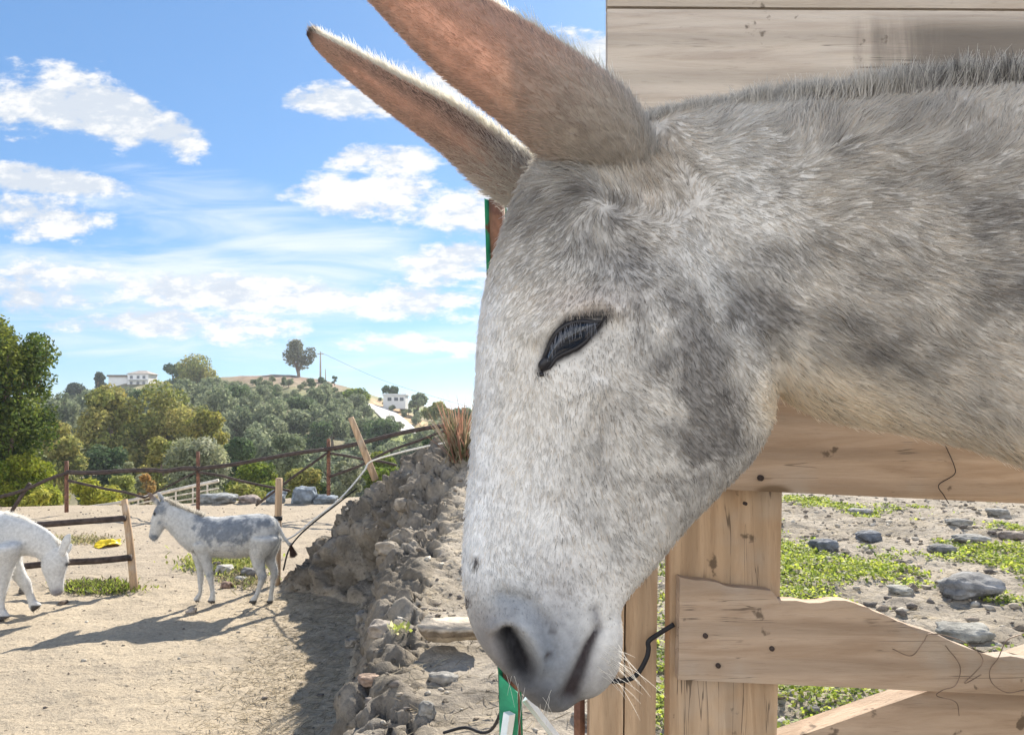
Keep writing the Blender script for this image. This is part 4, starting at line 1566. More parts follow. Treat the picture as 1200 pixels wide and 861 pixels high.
# ------------------------------------------------------------------ foreground wooden fence
def plank(pts_top, pts_bot, Y, th, mat, name, root, seed=0, nz=10, ragged=0.0):
    """board whose face outline is given in photo px; solid thickness th behind Y"""
    n = 60
    tt = np.array([at(*p, Y) for p in pts_top])
    bb = np.array([at(*p, Y) for p in pts_bot])
    s = np.linspace(0, 1, n)
    T = np.stack([np.interp(s, np.linspace(0, 1, len(tt)), tt[:, i]) for i in range(3)], 1)
    B = np.stack([np.interp(s, np.linspace(0, 1, len(bb)), bb[:, i]) for i in range(3)], 1)
    T[:, 2] += ragged * fbm(np.stack([T[:, 0] * 25, T[:, 0] * 0 + seed, T[:, 0] * 0], 1), 4, seed)
    k = np.linspace(0, 1, nz)
    front = T[:, None] * (1 - k[None, :, None]) + B[:, None] * k[None, :, None]
    front[..., 1] += 0.0015 * fbm(front.reshape(-1, 3) * (4, 4, 30), 3, seed).reshape(n, nz)
    edge = np.minimum(k, 1 - k)
    front[..., 1] += 0.003 * np.exp(-edge / 0.03)[None, :]
    back = front.copy()
    back[..., 1] = Y + th
    V = np.concatenate([front.reshape(-1, 3), back.reshape(-1, 3)])
    o = n * nz
    F = []
    for i in range(n - 1):
        for j in range(nz - 1):
            a = i * nz + j
            F.append((a, a + 1, a + nz + 1, a + nz))
            F.append((o + a, o + a + nz, o + a + nz + 1, o + a + 1))
    for i in range(n - 1):
        a, b = i * nz, i * nz + nz - 1
        F.append((a, a + nz, o + a + nz, o + a))
        F.append((b, o + b, o + b + nz, b + nz))
    for j in range(nz - 1):
        a, b = j, (n - 1) * nz + j
        F.append((a, o + a, o + a + 1, a + 1))
        F.append((b, b + 1, o + b + 1, o + b))
    me = mesh_np(name, V, np.array(F), mat)
    me.polygons.foreach_set('use_smooth', np.zeros(len(me.polygons), bool))
    return part(name, me, root)


def wooden_fence():
    root = empty('wooden_fence', (0.4, 1.28, 1.0))
    Y = 1.25
    # right post, mounted behind the rails
    plank([(787, 500), (918, 500)], [(781, 1400), (899, 1400)], Y + 0.028, 0.045, M['wood_v'], 'post', root, 1, 40)
    # left post of two boards
    plank([(700, 120), (738, 120)], [(684, 1400), (724, 1400)], Y + 0.03, 0.04, M['wood_v'], 'post', root, 2, 40)
    plank([(740, 120), (779, 120)], [(726, 1400), (760, 1400)], Y + 0.034, 0.04, M['wood_v'], 'post', root, 3, 40)
    # top and middle rails
    plank([(835, 452), (930, 468), (1010, 488), (1100, 490), (1600, 500)], [(835, 573), (1200, 590), (1600, 607)], Y, 0.026, M['wood_h'], 'rail', root, 4, 14, 0.001)
    plank([(797, 676), (850, 684), (905, 690), (915, 703), (1000, 705), (1030, 716), (1060, 730), (1110, 748), (1160, 768), (1200, 776), (1600, 786)],
          [(795, 797), (1000, 806), (1200, 815), (1600, 830)], Y - 0.002, 0.028, M['wood_h'], 'rail', root, 5, 16, 0.0045)
    # diagonal brace behind the middle rail
    plank([(870, 886), (1100, 806), (1220, 766), (1600, 640)], [(1000, 1010), (1200, 930), (1600, 770)][0:3], Y + 0.029, 0.05, M['wood_h'], 'brace', root, 6, 12)
    # upper boards
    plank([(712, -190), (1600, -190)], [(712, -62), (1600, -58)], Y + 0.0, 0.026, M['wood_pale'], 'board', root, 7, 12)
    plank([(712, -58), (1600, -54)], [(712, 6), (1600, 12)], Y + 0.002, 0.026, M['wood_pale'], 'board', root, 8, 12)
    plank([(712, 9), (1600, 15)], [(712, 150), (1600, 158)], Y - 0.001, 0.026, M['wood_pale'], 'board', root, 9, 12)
    # end post of the upper boards
    for x, z, r in ((797 + 30, 745, .004), (905, 760, .004), (892, 560, .005), (842, 780, .004), (874, 590, .003)):
        c = at(x, z, Y - 0.006)
        part('nail', Geo().add(*tube([c, c + (0, 0.008, 0)], [r, r], 10)).mesh('nail', M['darkiron']), root)
    tag(root, 'weathered wooden plank fence with torn middle rail behind the big donkey', 'fence')
    # loose bent wire caught on the planks
    w = [(1108, 756), (1125, 780), (1120, 802), (1105, 808), (1098, 815), (1120, 822), (1124, 838)]
    tag(link('wire', Geo().add(*tube([at(a, b, Y - 0.012) for a, b in w], 0.0008, 6, 6)).mesh('wire', M['wire'])), 'thin bent wire hanging across the middle rail', 'wire')
    w = [(1200, 808), (1180, 811), (1163, 800), (1160, 785), (1170, 770), (1180, 750), (1200, 742)]
    tag(link('wire', Geo().add(*tube([at(a, b, Y - 0.012) for a, b in w], 0.0008, 6, 6)).mesh('wire', M['wire'])), 'looped thin wire at the right end of the middle rail', 'wire')
    w = [(1046, 760), (1068, 768), (1082, 752), (1092, 742), (1130, 752), (1152, 774), (1130, 800), (1150, 790)]
    tag(link('wire', Geo().add(*tube([at(a, b, Y - 0.012) for a, b in w], 0.0008, 6, 6)).mesh('wire', M['wire'])), 'curled wire snagged on the torn edge of the middle rail', 'wire')
    w = [(1108, 522), (1118, 545), (1118, 556), (1100, 568), (1106, 580), (1112, 590)]
    tag(link('wire', Geo().add(*tube([at(a, b, Y - 0.005) for a, b in w], 0.0008, 6, 6)).mesh('wire', M['darkiron'])), 'thin dark wire on the top rail under the neck', 'wire')
    # black cord round the left post
    w = [(700, 797, 1.265), (730, 797, 1.265), (746, 790, 1.268), (757, 772, 1.268), (760, 760, 1.268), (760, 751, 1.268), (772, 742, 1.268), (790, 731, 1.268)]
    tag(link('black_cord', Geo().add(*tube([at(*p) for p in w], 0.004, 7, 6)).mesh('black_cord', M['black'])), 'black cord looped round the left wooden post', 'cord')
    w = [(520, 858, 2.6), (545, 852, 2.55), (566, 858, 2.5), (578, 852, 2.4), (588, 830, 2.2), (586, 815, 2.0)]
    tag(link('cable', Geo().add(*tube([at(*p) for p in w], 0.005, 7, 6)).mesh('cable', M['black'])), 'thin black cable on the soil left of the green gate post', 'cable')


wooden_fence()


def gate_post():
    Y = 1.62
    root = empty('metal_gate_post', (at(600, 700, Y)[0], Y, 1.0))
    a, b = at(582, 234, Y), at(614, 1300, Y)
    part('pipe', Geo().add(*tube([a, a * 0.5 + b * 0.5, b], [0.017, 0.017, 0.017], 14, 2)).mesh('pipe', M['rust']), root)
    g = Geo()
    for (x0, x1, y0, y1, dy0, dy1) in ((-0.034, -0.014, 0, 0, 0.0, 0.04),):
        V = []
        for p in (a, b):
            for dx, dy in ((-0.042, -0.01), (-0.015, 0.012), (-0.013, 0.016), (-0.040, -0.006)):
                V.append(p + (dx * 0.62, dy + 0.0, 0))
        g.add(V, [(0, 1, 5, 4), (1, 2, 6, 5), (2, 3, 7, 6), (3, 0, 4, 7), (0, 3, 2, 1), (4, 5, 6, 7)])
        V = []
        for p in (a, b):
            for dx, dy in ((0.008, 0.02), (0.034, 0.02), (0.034, 0.024), (0.008, 0.024)):
                V.append(p + (dx * 0.62, dy, 0))
        g.add(V, [(0, 1, 5, 4), (1, 2, 6, 5), (2, 3, 7, 6), (3, 0, 4, 7), (0, 3, 2, 1), (4, 5, 6, 7)])
    part('flange', g.mesh('flange', M['green'], False), root)
    # lower green plate and pale brace
    g = Geo()
    p0, p1, p2, p3 = at(585, 790, Y - 0.03), at(607, 812, Y - 0.03), at(609, 1150, Y - 0.03), at(586, 1150, Y - 0.03)
    V = [p0, p1, p2, p3] + [p + (0, 0.006, 0) for p in (p0, p1, p2, p3)]
    g.add(V, [(0, 1, 2, 3), (4, 7, 6, 5), (0, 4, 5, 1), (1, 5, 6, 2), (2, 6, 7, 3), (3, 7, 4, 0)])
    part('plate', g.mesh('plate', M['green'], False), root)
    a, b = at(616, 818, Y + 0.03), at(700, 925, Y + 0.05)
    part('brace', Geo().add(*tube([a, b], [0.009, 0.009], 4)).mesh('brace', M['palepaint'], False), root)
    a, b = at(597, 835, Y - 0.045), at(584, 925, Y - 0.045)
    part('brace', Geo().add(*tube([a, b], [0.012, 0.012], 4)).mesh('brace', M['palepaint'], False), root)
    tag(root, 'green painted rusting metal gate post behind the donkey muzzle', 'gate post')
    a, b = at(679, 700, 1.30), at(679, 1400, 1.30)
    tag(link('iron_strip', Geo().add(*tube([a, b], [0.009, 0.009], 4)).mesh('iron_strip', M['rust'], False)), 'narrow rusty iron strip against the left wooden post', 'iron strip')


gate_post()


# ------------------------------------------------------------------ animals
def limb(st, Y, ring=20, lat=1.0, sub=5, expo=2.0):
    """limb stations (px, py, r_px, dy, [lat]) around depth Y"""
    C, Rr, Lt = [], [], []
    for s in st:
        yy = Y + s[3]
        C.append(at(s[0], s[1], yy))
        Rr.append(s[2] * yy / 900.0)
        Lt.append(s[4] if len(s) > 4 else lat)
    C = np.array(C)
    T = np.gradient(C, axis=0)
    T[:, 1] = 0
    T /= np.linalg.norm(T, axis=1)[:, None] + 1e-9
    A = np.stack([T[:, 2], 0 * T[:, 0], -T[:, 0]], 1) * np.array(Rr)[:, None]
    L = np.zeros_like(A)
    L[:, 1] = np.array(Rr) * np.array(Lt)
    return loft(C, A, L, ring, expo, sub)


def blend(colors, base):
    c = np.tile(np.array(base, float), (len(colors[0][0]), 1))
    for w, k in colors:
        w = np.clip(w, 0, 1)[:, None]
        c = c * (1 - w) + np.array(k) * w
    return c


def cfix(pts, ox, oy, k, dys):
    return [(ox + p[0] / k, oy + p[1] / k, p[2] / k, p[3] * dys if len(p) > 3 else 0.0, *(p[4:])) for p in pts]


def fuzz(V, F, col, root, n, seed):
    r = np.random.default_rng(seed)
    N = vnormals(V, F)
    fi = r.integers(0, len(F), n)
    w = r.dirichlet((1, 1, 1, 1), n)
    P = (V[F[fi]] * w[..., None]).sum(1)
    nn = N[F[fi, 0]]
    d = nn * 0.5 + (0.35, 0, -0.6) + r.normal(size=(n, 3)) * 0.3
    L_ = 0.012 + 0.014 * r.random(n)
    s = np.linspace(0, 1, 3)
    pts = P[:, None] - nn[:, None] * 0.002 + d[:, None] * s[None, :, None] * L_[:, None, None]
    c = col[F[fi, 0]] * (0.85 + 0.3 * r.random(n))[:, None]
    curves_obj('coat', pts - np.array(root.location), np.tile((0.0011, 0.0009, 0.0003), (n, 1)), c, M['hair'], root)


def dappled_donkey():
    Y = 9.35
    k, ox, oy = 5.064, 150, 560
    D = 0.085

    def L(pts, lat=1.0):
        return limb(cfix(pts, ox, oy, k, 1.0), Y, 20, lat)

    g = Geo()
    g.add(*L([(140, 366, 12, 0), (150, 352, 26, 0), (165, 312, 36, 0), (190, 250, 52, 0), (212, 195, 52, 0), (222, 150, 38, 0), (222, 132, 12, 0)], 0.62))
    g.add(*L([(218, 165, 30, 0), (245, 215, 64, 0), (310, 262, 84, 0), (385, 315, 106, 0), (440, 345, 112, 0)], 0.5))
    g.add(*L([(360, 350, 40, 0), (395, 340, 90, 0, .6), (450, 342, 114, 0, .72), (540, 348, 116, 0, .85), (650, 345, 124, 0, .92), (750, 328, 116, 0, .9), (830, 312, 98, 0, .9), (880, 305, 62, 0, .9), (892, 305, 20, 0)], 0.8))
    # legs
    legs = [
        ([(445, 380, 62, -D), (455, 450, 44, -D), (470, 520, 27, -D), (487, 592, 20, -D), (497, 640, 14, -D), (503, 690, 14, -D), (500, 715, 18, -D), (492, 738, 22, -D)]),
        ([(430, 390, 52, D), (425, 470, 36, D), (428, 540, 22, D), (432, 592, 18, D), (430, 640, 13, D), (428, 680, 13, D), (415, 705, 16, D), (403, 728, 20, D)]),
        ([(805, 350, 90, -D), (785, 420, 72, -D), (772, 480, 44, -D), (785, 545, 28, -D), (797, 585, 25, -D), (785, 630, 16, -D), (765, 690, 14, -D), (750, 715, 17, -D), (735, 742, 21, -D)]),
        ([(835, 350, 76, D), (838, 420, 54, D), (840, 480, 34, D), (862, 535, 24, D), (866, 572, 22, D), (858, 620, 14, D), (850, 690, 13, D), (848, 715, 16, D), (838, 742, 20, D)])]
    for l in legs:
        l = [(l[0][0], l[0][1] - 20, l[0][2] * 0.35, l[0][3] * 0.4)] + l
        g.add(*L(l, 0.85))
    # ears
    g.add(*L([(178, 150, 14, -0.04), (152, 122, 16, -0.05), (130, 98, 12, -0.06), (116, 84, 4, -0.06)], 0.5))
    g.add(*L([(215, 145, 14, 0.05), (200, 118, 15, 0.06), (182, 92, 10, 0.07), (172, 78, 4, 0.07)], 0.5))
    # tail
    g.add(*L([(840, 250, 20, 0), (872, 262, 13, 0), (900, 305, 10, 0), (930, 360, 9, 0), (965, 402, 9, 0)], 1.0))
    V, F = remesh(g.V, g.F, 0.011, 3)
    N = vnormals(V, F)
    V = V + N * (0.004 * fbm(V * 14, 3, 5))[:, None]
    px, py = proj(V)
    cx, cy = (px - ox) * k, (py - oy) * k
    nz = fbm(V * 14, 5, 14, 0.65)
    dk = np.clip(gau(cx, cy, 560, 310, 90, 50) * 1.1 + gau(cx, cy, 470, 300, 40, 60) * .5 + gau(cx, cy, 640, 340, 90, 50) * .7 + gau(cx, cy, 780, 260, 80, 50) * .7 + gau(cx, cy, 190, 170, 30, 50) * .9
                 + gau(cx, cy, 145, 350, 25, 20) * 1.2 + gau(cx, cy, 450, 240, 25, 15) * .9 + gau(cx, cy, 480, 590, 16, 22) * .6 + gau(cx, cy, 790, 580, 22, 22) * .6 + gau(cx, cy, 310, 260, 60, 40) * .25, 0, 1)
    dk = sstep(0.22, 0.95, dk * 0.95 + 0.42 * nz)
    col = blend([(dk * 0.85, (0.11, 0.13, 0.16)), (sstep(722, 730, cy), (0.06, 0.055, 0.05)), (gau(cx, cy, 135, 100, 22, 25) * 1.2, (0.16, 0.12, 0.10)), (gau(cx, cy, 972, 415, 16, 16), (0.09, 0.06, 0.05)),
                 (gau(cx, cy, 157, 212, 6, 8) * 1.4, (0.02, 0.02, 0.02))], (0.42, 0.42, 0.41))
    fuzz_root = None
    root = empty('donkey', tuple(at(ox + 600 / k, oy + 742 / k, Y)))
    part('body', mesh_np('body', V, F, M['coat'], col), root)
    fuzz(V, F, col, root, 16000, 31)
    # tail tuft and short upright mane
    r = np.random.default_rng(3)
    n = 500
    e = at(ox + 965 / k, oy + 400 / k, Y)
    d = r.normal(size=(n, 3)) * 0.16 + (0.30, 0, -1)
    d /= np.linalg.norm(d, axis=1)[:, None]
    s = np.linspace(0, 1, 4)[None, :, None]
    P = e + r.normal(size=(n, 1, 3)) * 0.006 + d[:, None] * s * 0.14
    curves_obj('tail_tuft', P - np.array(root.location), np.full((n, 4), 0.0016) * np.linspace(1, 0.3, 4), np.tile((0.10, 0.06, 0.045), (n, 1)), M['fringe'], root)
    n = 2200
    t = r.random(n)
    top = np.array([at(ox + a / k, oy + b / k, Y) for a, b in [(215, 140), (260, 155), (330, 188), (390, 212), (450, 232)]])
    B = np.stack([np.interp(t, np.linspace(0, 1, 5), top[:, i]) for i in range(3)], 1)
    B[:, 1] += r.normal(size=n) * 0.012
    d = r.normal(size=(n, 3)) * 0.22 + (0.15, 0, 1)
    P = B[:, None] + d[:, None] * s * 0.055 - (0, 0, 0.012)
    c = np.where(r.random(n)[:, None] < 0.75, (0.66, 0.62, 0.54), (0.25, 0.23, 0.22))
    curves_obj('mane', P - np.array(root.location), np.full((n, 4), 0.0013) * np.linspace(1, 0.3, 4), c, M['fringe'], root)
    tag(root, 'white donkey foal with dark blue-grey dappled back standing side on in the paddock', 'donkey')


dappled_donkey()


def grazing_donkey():
    Y = 8.85
    k, ox, oy = 4.305, 0, 540
    D = 0.12

    def L(pts, lat=1.0):
        return limb(cfix(pts, ox, oy, k, 1.0), Y, 20, lat)

    g = Geo()
    g.add(*L([(290, 678, 14, 0), (288, 664, 30, 0), (284, 630, 36, 0), (278, 585, 46, 0), (275, 535, 62, 0), (280, 490, 64, 0), (292, 450, 48, 0), (300, 432, 20, 0)], 0.62))
    g.add(*L([(285, 480, 30, 0), (262, 462, 58, 0), (210, 418, 72, 0), (130, 390, 90, 0), (50, 385, 116, 0, .6), (-20, 390, 135, 0, .65)], 0.5))
    g.add(*L([(90, 430, 30, 0), (50, 410, 110, 0, .6), (-20, 395, 140, 0, .75), (-160, 385, 142, 0, .85), (-300, 385, 148, 0, .9), (-430, 370, 135, 0, .9), (-520, 360, 110, 0, .9), (-580, 360, 60, 0)], 0.8))
    for l in [
        [(15, 440, 95, -D), (12, 520, 62, -D), (8, 600, 40, -D), (5, 650, 30, -D), (2, 700, 20, -D), (4, 750, 20, -D), (14, 775, 25, -D), (22, 797, 30, -D)],
        [(30, 450, 80, D), (60, 520, 50, D), (100, 580, 32, D), (128, 620, 28, D), (145, 660, 19, D), (160, 705, 19, D), (172, 725, 24, D), (187, 742, 27, D)],
        [(-480, 420, 110, -D), (-500, 520, 70, -D), (-520, 610, 34, -D), (-510, 660, 22, -D), (-505, 730, 20, -D), (-495, 795, 28, -D)],
        [(-440, 420, 95, D), (-440, 520, 60, D), (-450, 600, 32, D), (-440, 650, 20, D), (-435, 720, 20, D), (-425, 770, 27, D)]]:
        l = [(l[0][0], l[0][1] - 30, l[0][2] * 0.35, l[0][3] * 0.4)] + l
        g.add(*L(l, 0.85))
    g.add(*L([(312, 470, 16, -0.05), (325, 430, 22, -0.06), (340, 390, 20, -0.07), (352, 366, 6, -0.07)], 0.45))
    g.add(*L([(330, 468, 14, 0.06), (348, 440, 14, 0.08), (362, 415, 8, 0.10)], 0.45))
    g.add(*L([(-560, 300, 20, 0), (-600, 380, 16, 0), (-610, 520, 14, 0), (-608, 600, 20, 0)], 1.0))
    V, F = remesh(g.V, g.F, 0.012, 3)
    px, py = proj(V)
    cx, cy = (px - ox) * k, (py - oy) * k
    col = blend([(gau(cx, cy, 288, 668, 30, 18) * 1.3, (0.16, 0.15, 0.16)), (gau(cx, cy, 342, 522, 10, 8) * 1.5, (0.03, 0.03, 0.03)), (gau(cx, cy, 140, 640, 22, 28) * .3, (0.3, 0.28, 0.26)),
                 (sstep(722, 732, cy) * sstep(150, 160, cx), (0.06, 0.055, 0.05)), (sstep(778, 786, cy), (0.06, 0.055, 0.05)), (gau(cx, cy, 300, 600, 60, 60) * .2, (0.4, 0.4, 0.42))], (0.53, 0.525, 0.51))
    root = empty('donkey', tuple(at(ox, oy + 795 / k, Y)))
    part('body', mesh_np('body', V, F, M['coat'], col), root)
    fuzz(V, F, col, root, 16000, 32)
    r = np.random.default_rng(4)
    n = 2600
    t = r.random(n)
    top = np.array([at(ox + a / k, oy + b / k, Y) for a, b in [(300, 425), (262, 402), (200, 350), (120, 300), (20, 268)]])
    B = np.stack([np.interp(t, np.linspace(0, 1, 5), top[:, i]) for i in range(3)], 1)
    B[:, 1] += r.normal(size=n) * 0.014
    s = np.linspace(0, 1, 4)[None, :, None]
    d = r.normal(size=(n, 3)) * 0.25 + (0.25, -0.1, 1)
    P = B[:, None] + d[:, None] * s * 0.05 - (0, 0, 0.014)
    curves_obj('mane', P - np.array(root.location), np.full((n, 4), 0.0013) * np.linspace(1, 0.3, 4), np.tile((0.72, 0.70, 0.66), (n, 1)), M['fringe'], root)
    tag(root, 'plain white donkey lowering its head to the ground at the left edge', 'donkey')


grazing_donkey()

# ------------------------------------------------------------------ the big donkey
HY = 0.85     # depth of its middle plane


def ear_shell(line, radii, Y0s, opening, arc, n=56, ring=36, th=0.0035, tipcurl=0.0):
    """cupped ear: centre line px, radii px, C-shaped section open towards 'opening' (world vector)"""
    C = np.array([at(p[0], p[1], y) for p, y in zip(line, Y0s)])
    rr = np.array([r * y / 900.0 for r, y in zip(radii, Y0s)])
    ar = np.array(arc, float)
    S = catmull(np.hstack([C, rr[:, None], ar[:, None]]), n // (len(line) - 1))
    C, rr, ar = S[:, :3], S[:, 3], S[:, 4]
    T = np.gradient(C, axis=0)
    T /= np.linalg.norm(T, axis=1)[:, None]
    O = np.array(opening, float)
    m = len(C)
    V, F = [], []
    rimA, rimB = [], []
    for i in range(m):
        o = O - T[i] * np.dot(O, T[i])
        o /= np.linalg.norm(o)
        s = np.cross(T[i], o)
        half = R(ar[i]) / 2
        for sgn, off in ((1, 0.0), (-1, th)):
            for j in range(ring):
                a = -half + 2 * half * j / (ring - 1)
                rad = max(rr[i] - off * 1.0, 0.0008)
                # centre of arc opposite the opening
                V.append(C[i] + rad * (-math.cos(a) * o * 0.8 + math.sin(a) * s))
        rimA.append(V[-2 * ring])
        rimB.append(V[-ring - 1])
    W = 2 * ring
    for i in range(m - 1):
        for j in range(ring - 1):
            a = i * W + j
            F.append((a, a + 1, a + W + 1, a + W))
            b = a + ring
            F.append((b, b + W, b + W + 1, b + 1))
        a, b = i * W, i * W + ring
        F.append((a, a + W, b + W, b))
        a, b = i * W + ring - 1, i * W + 2 * ring - 1
        F.append((a, b, b + W, a + W))
    return np.array(V), np.array(F), np.array(rimA), np.array(rimB), C, T, rr


def big_donkey():
    # ---- head as pairs front / back in photo px with half width in metres
    st = [((648, 829), (664, 827), 0.012), ((632, 824), (668, 823), 0.026), ((610, 806), (676, 818), 0.038), ((582, 775), (690, 806), 0.048), ((560, 747), (702, 790), 0.053),
          ((549, 720), (712, 762), 0.053), ((544, 690), (722, 728), 0.050), ((543, 655), (736, 698), 0.047), ((546, 605), (768, 660), 0.050), ((550, 560), (802, 618), 0.056),
          ((554, 505), (840, 578), 0.064), ((558, 455), (880, 535), 0.074), ((560, 410), (902, 488), 0.084), ((565, 365), (908, 430), 0.090), ((574, 320), (895, 375), 0.090),
          ((587, 280), (860, 320), 0.085), ((602, 240), (820, 265), 0.078), ((625, 200), (790, 215), 0.068), ((655, 172), (765, 178), 0.050), ((690, 158), (745, 160), 0.02)]
    F_ = np.array([at(*s[0], HY) for s in st])
    B_ = np.array([at(*s[1], HY) for s in st])
    C = (F_ + B_) / 2
    A = (F_ - B_) / 2
    Lw = np.zeros_like(A)
    Lw[:, 1] = [s[2] for s in st]
    g = Geo()
    g.add(*loft(C, A, Lw, 64, 2.35, 6))
    # lower lip / chin
    st = [((672, 810), (686, 818), 0.012), ((664, 800), (706, 806), 0.028), ((668, 780), (724, 782), 0.036), ((676, 755), (729, 752), 0.038), ((688, 725), (728, 726), 0.034), ((690, 695), (722, 696), 0.025)]
    F_ = np.array([at(*s[0], HY) for s in st])
    B_ = np.array([at(*s[1], HY) for s in st])
    Lw = np.zeros((len(st), 3))
    Lw[:, 1] = [s[2] for s in st]
    g.add(*loft((F_ + B_) / 2, (F_ - B_) / 2, Lw, 40, 2.2, 6))
    # neck
    st = [((700, 175), (830, 350), 0.045), ((735, 148), (870, 420), 0.062), ((800, 128), (925, 470), 0.074), ((900, 120), (985, 494), 0.08), ((1050, 112), (1080, 510), 0.092), ((1200, 108), (1200, 545), 0.108),
          ((1400, 135), (1350, 630), 0.14), ((1600, 190), (1480, 780), 0.17), ((1760, 230), (1620, 880), 0.18)]
    F_ = np.array([at(*s[0], HY) for s in st])
    B_ = np.array([at(*s[1], HY) for s in st])
    Lw = np.zeros((len(st), 3))
    Lw[:, 1] = [s[2] for s in st]
    g.add(*loft((F_ + B_) / 2, (F_ - B_) / 2, Lw, 56, 2.0, 8))
    # trunk and legs in metres, local x to the right
    def ML(pts, expo=2.0):
        P = np.array([(p[0], p[1], p[2]) for p in pts])
        T = np.gradient(P, axis=0)
        T[:, 1] = 0
        T /= np.linalg.norm(T, axis=1)[:, None]
        rr = np.array([p[3] for p in pts])
        Aa = np.stack([T[:, 2], 0 * rr, -T[:, 0]], 1) * rr[:, None]
        LL = np.zeros_like(Aa)
        LL[:, 1] = [p[4] for p in pts]
        return loft(P, Aa, LL, 36, expo, 6)
    yb = HY + 0.02
    g.add(*ML([(0.72, HY, 2.03, .10, .08), (0.82, HY, 2.06, .27, .15), (1.0, HY, 2.12, .37, .19), (1.3, yb, 2.09, .37, .25), (1.6, yb, 2.08, .38, .27), (1.9, yb, 2.14, .36, .26), (2.12, yb, 2.18, .28, .22), (2.26, yb, 2.18, .12, .12)]))
    for x, y0 in ((0.95, -0.13), (1.05, 0.13)):
        g.add(*ML([(x, HY + y0, 2.0, .14, .08), (x, HY + y0, 1.75, .085, .065), (x + .02, HY + y0, 1.5, .05, .045), (x + .02, HY + y0, 1.28, .035, .032), (x + .01, HY + y0, 1.13, .036, .034), (x - .02, HY + y0, 1.0, .048, .045)]))
    for x, y0 in ((2.05, -0.14), (2.12, 0.14)):
        g.add(*ML([(x, yb + y0, 2.1, .2, .11), (x - .03, yb + y0, 1.85, .14, .09), (x + .02, yb + y0, 1.62, .07, .055), (x + .08, yb + y0, 1.48, .05, .042), (x + .06, yb + y0, 1.28, .033, .032), (x + .04, yb + y0, 1.12, .036, .034), (x, yb + y0, 1.0, .048, .045)]))
    g.add(*ML([(2.22, yb, 2.3, .04, .04), (2.3, yb, 2.15, .03, .03), (2.33, yb, 1.8, .02, .02), (2.33, yb, 1.55, .03, .03)]))
    V, F = remesh(g.V, g.F, 0.0042, 5)
    # ---- sculpted features, symmetric about the middle plane
    Vm = V.copy()
    sd_ = np.sign(V[:, 1] - HY)
    Vm[:, 1] = HY - np.abs(V[:, 1] - HY)
    x, y = proj(Vm)
    side = sstep(0.006, 0.03, np.abs(V[:, 1] - HY))
    inhead = 1 - sstep(0.30, 0.36, V[:, 0])
    d = np.zeros(len(V))
    d += -0.006 * gau(x, y, 668, 403, 34, 20, -30)
    db, _ = segd(x, y, [(628, 392), (655, 368), (700, 356), (722, 364)])
    d += 0.0075 * np.exp(-(db / 13) ** 2)
    d += 0.006 * gau(x, y, 810, 450, 70, 95, -15)
    d += 0.004 * gau(x, y, 690, 470, 30, 60, 20)
    d += -0.005 * gau(x, y, 615, 560, 22, 80, 4)
    d += -0.007 * gau(x, y, 735, 300, 26, 20)
    d += -0.005 * gau(x, y, 745, 620, 26, 50, 35)
    dn, tn = segd(x, y, [(594, 748), (603, 765), (613, 787)])
    d += -0.036 * np.exp(-(dn / (11.5 + 6 * tn)) ** 2)
    dr, tr = segd(x, y, [(578, 735), (596, 728), (618, 736), (632, 756), (634, 782), (620, 806)])
    d += 0.008 * np.exp(-(dr / 8) ** 2)
    dr2, _ = segd(x, y, [(590, 698), (618, 706), (640, 732), (648, 765), (643, 795)])
    d += -0.007 * np.exp(-(dr2 / 9) ** 2)
    dm, tm = segd(x, y, [(699, 738), (690, 758), (680, 785), (668, 815)])
    d += -0.019 * (0.35 + 0.65 * tm) * np.exp(-(dm / (4.0 + 6.0 * tm)) ** 2)
    dc, _ = segd(x, y, [(697, 716), (702, 738)])
    d += -0.004 * np.exp(-(dc / 6) ** 2)
    d += 0.004 * gau(x, y, 655, 790, 22, 22)
    d += (gau(x, y, 630, 775, 60, 50) * 0.0011 * fbm(V * (130, 130, 60), 3, 19))
    d += 0.003 * gau(x, y, 584, 752, 8, 16, -20)
    # facial crest, cheek hollow and veins
    fc, _ = segd(x, y, [(700, 455), (670, 510), (650, 570)])
    d += 0.0045 * np.exp(-(fc / 13) ** 2)
    vn, _ = segd(x, y, [(690, 520), (700, 570), (690, 620), (705, 670)])
    d += 0.002 * np.exp(-(vn / 6) ** 2)
    # jaw ridge and throat furrow
    dj, _ = segd(x, y, [(905, 400), (914, 440), (912, 475)])
    d += -0.008 * np.exp(-(dj / 10) ** 2)
    d *= side * inhead
    V = V + np.stack([0 * d, sd_ * d, 0 * d], 1)
    # neck muscle waves
    V[:, 1] += sd_ * side * (1 - inhead) * 0.006 * fbm(V * (5, 5, 5), 3, 9)
    N = vnormals(V, F)
    # ---- coat colour over the body
    nzA = fbm(V * (26, 26, 26), 4, 15, 0.6)
    nzB = fbm(V * 9, 3, 16)

    def coat(x, y, P, nzA, nzB):
        dark = (0.85 * gau(x, y, 820, 470, 42, 95, -18) + 0.60 * gau(x, y, 800, 370, 62, 42) + 0.55 * gau(x, y, 765, 560, 55, 70, 40) + 0.62 * gau(x, y, 655, 240, 55, 40)
                + 0.40 * gau(x, y, 745, 300, 45, 34) + 0.72 * gau(x, y, 895, 350, 30, 34) + 0.72 * gau(x, y, 1010, 402, 62, 26, 15) + 0.28 * gau(x, y, 1100, 260, 150, 90) + 0.22 * gau(x, y, 960, 210, 110, 55)
                + 0.25 * gau(x, y, 690, 540, 60, 60) + 0.4 * gau(x, y, 1180, 330, 60, 60) + 0.10 * sstep(860, 940, x) + 0.4 * gau(x, y, 560, 540, 12, 60) + 0.35 * gau(x, y, 610, 320, 30, 20) + 0.55 * gau(x, y, 708, 243, 28, 22))
        dark = dark * (0.85 + 0.6 * nzA + 0.25 * nzB) + 0.10 * nzA
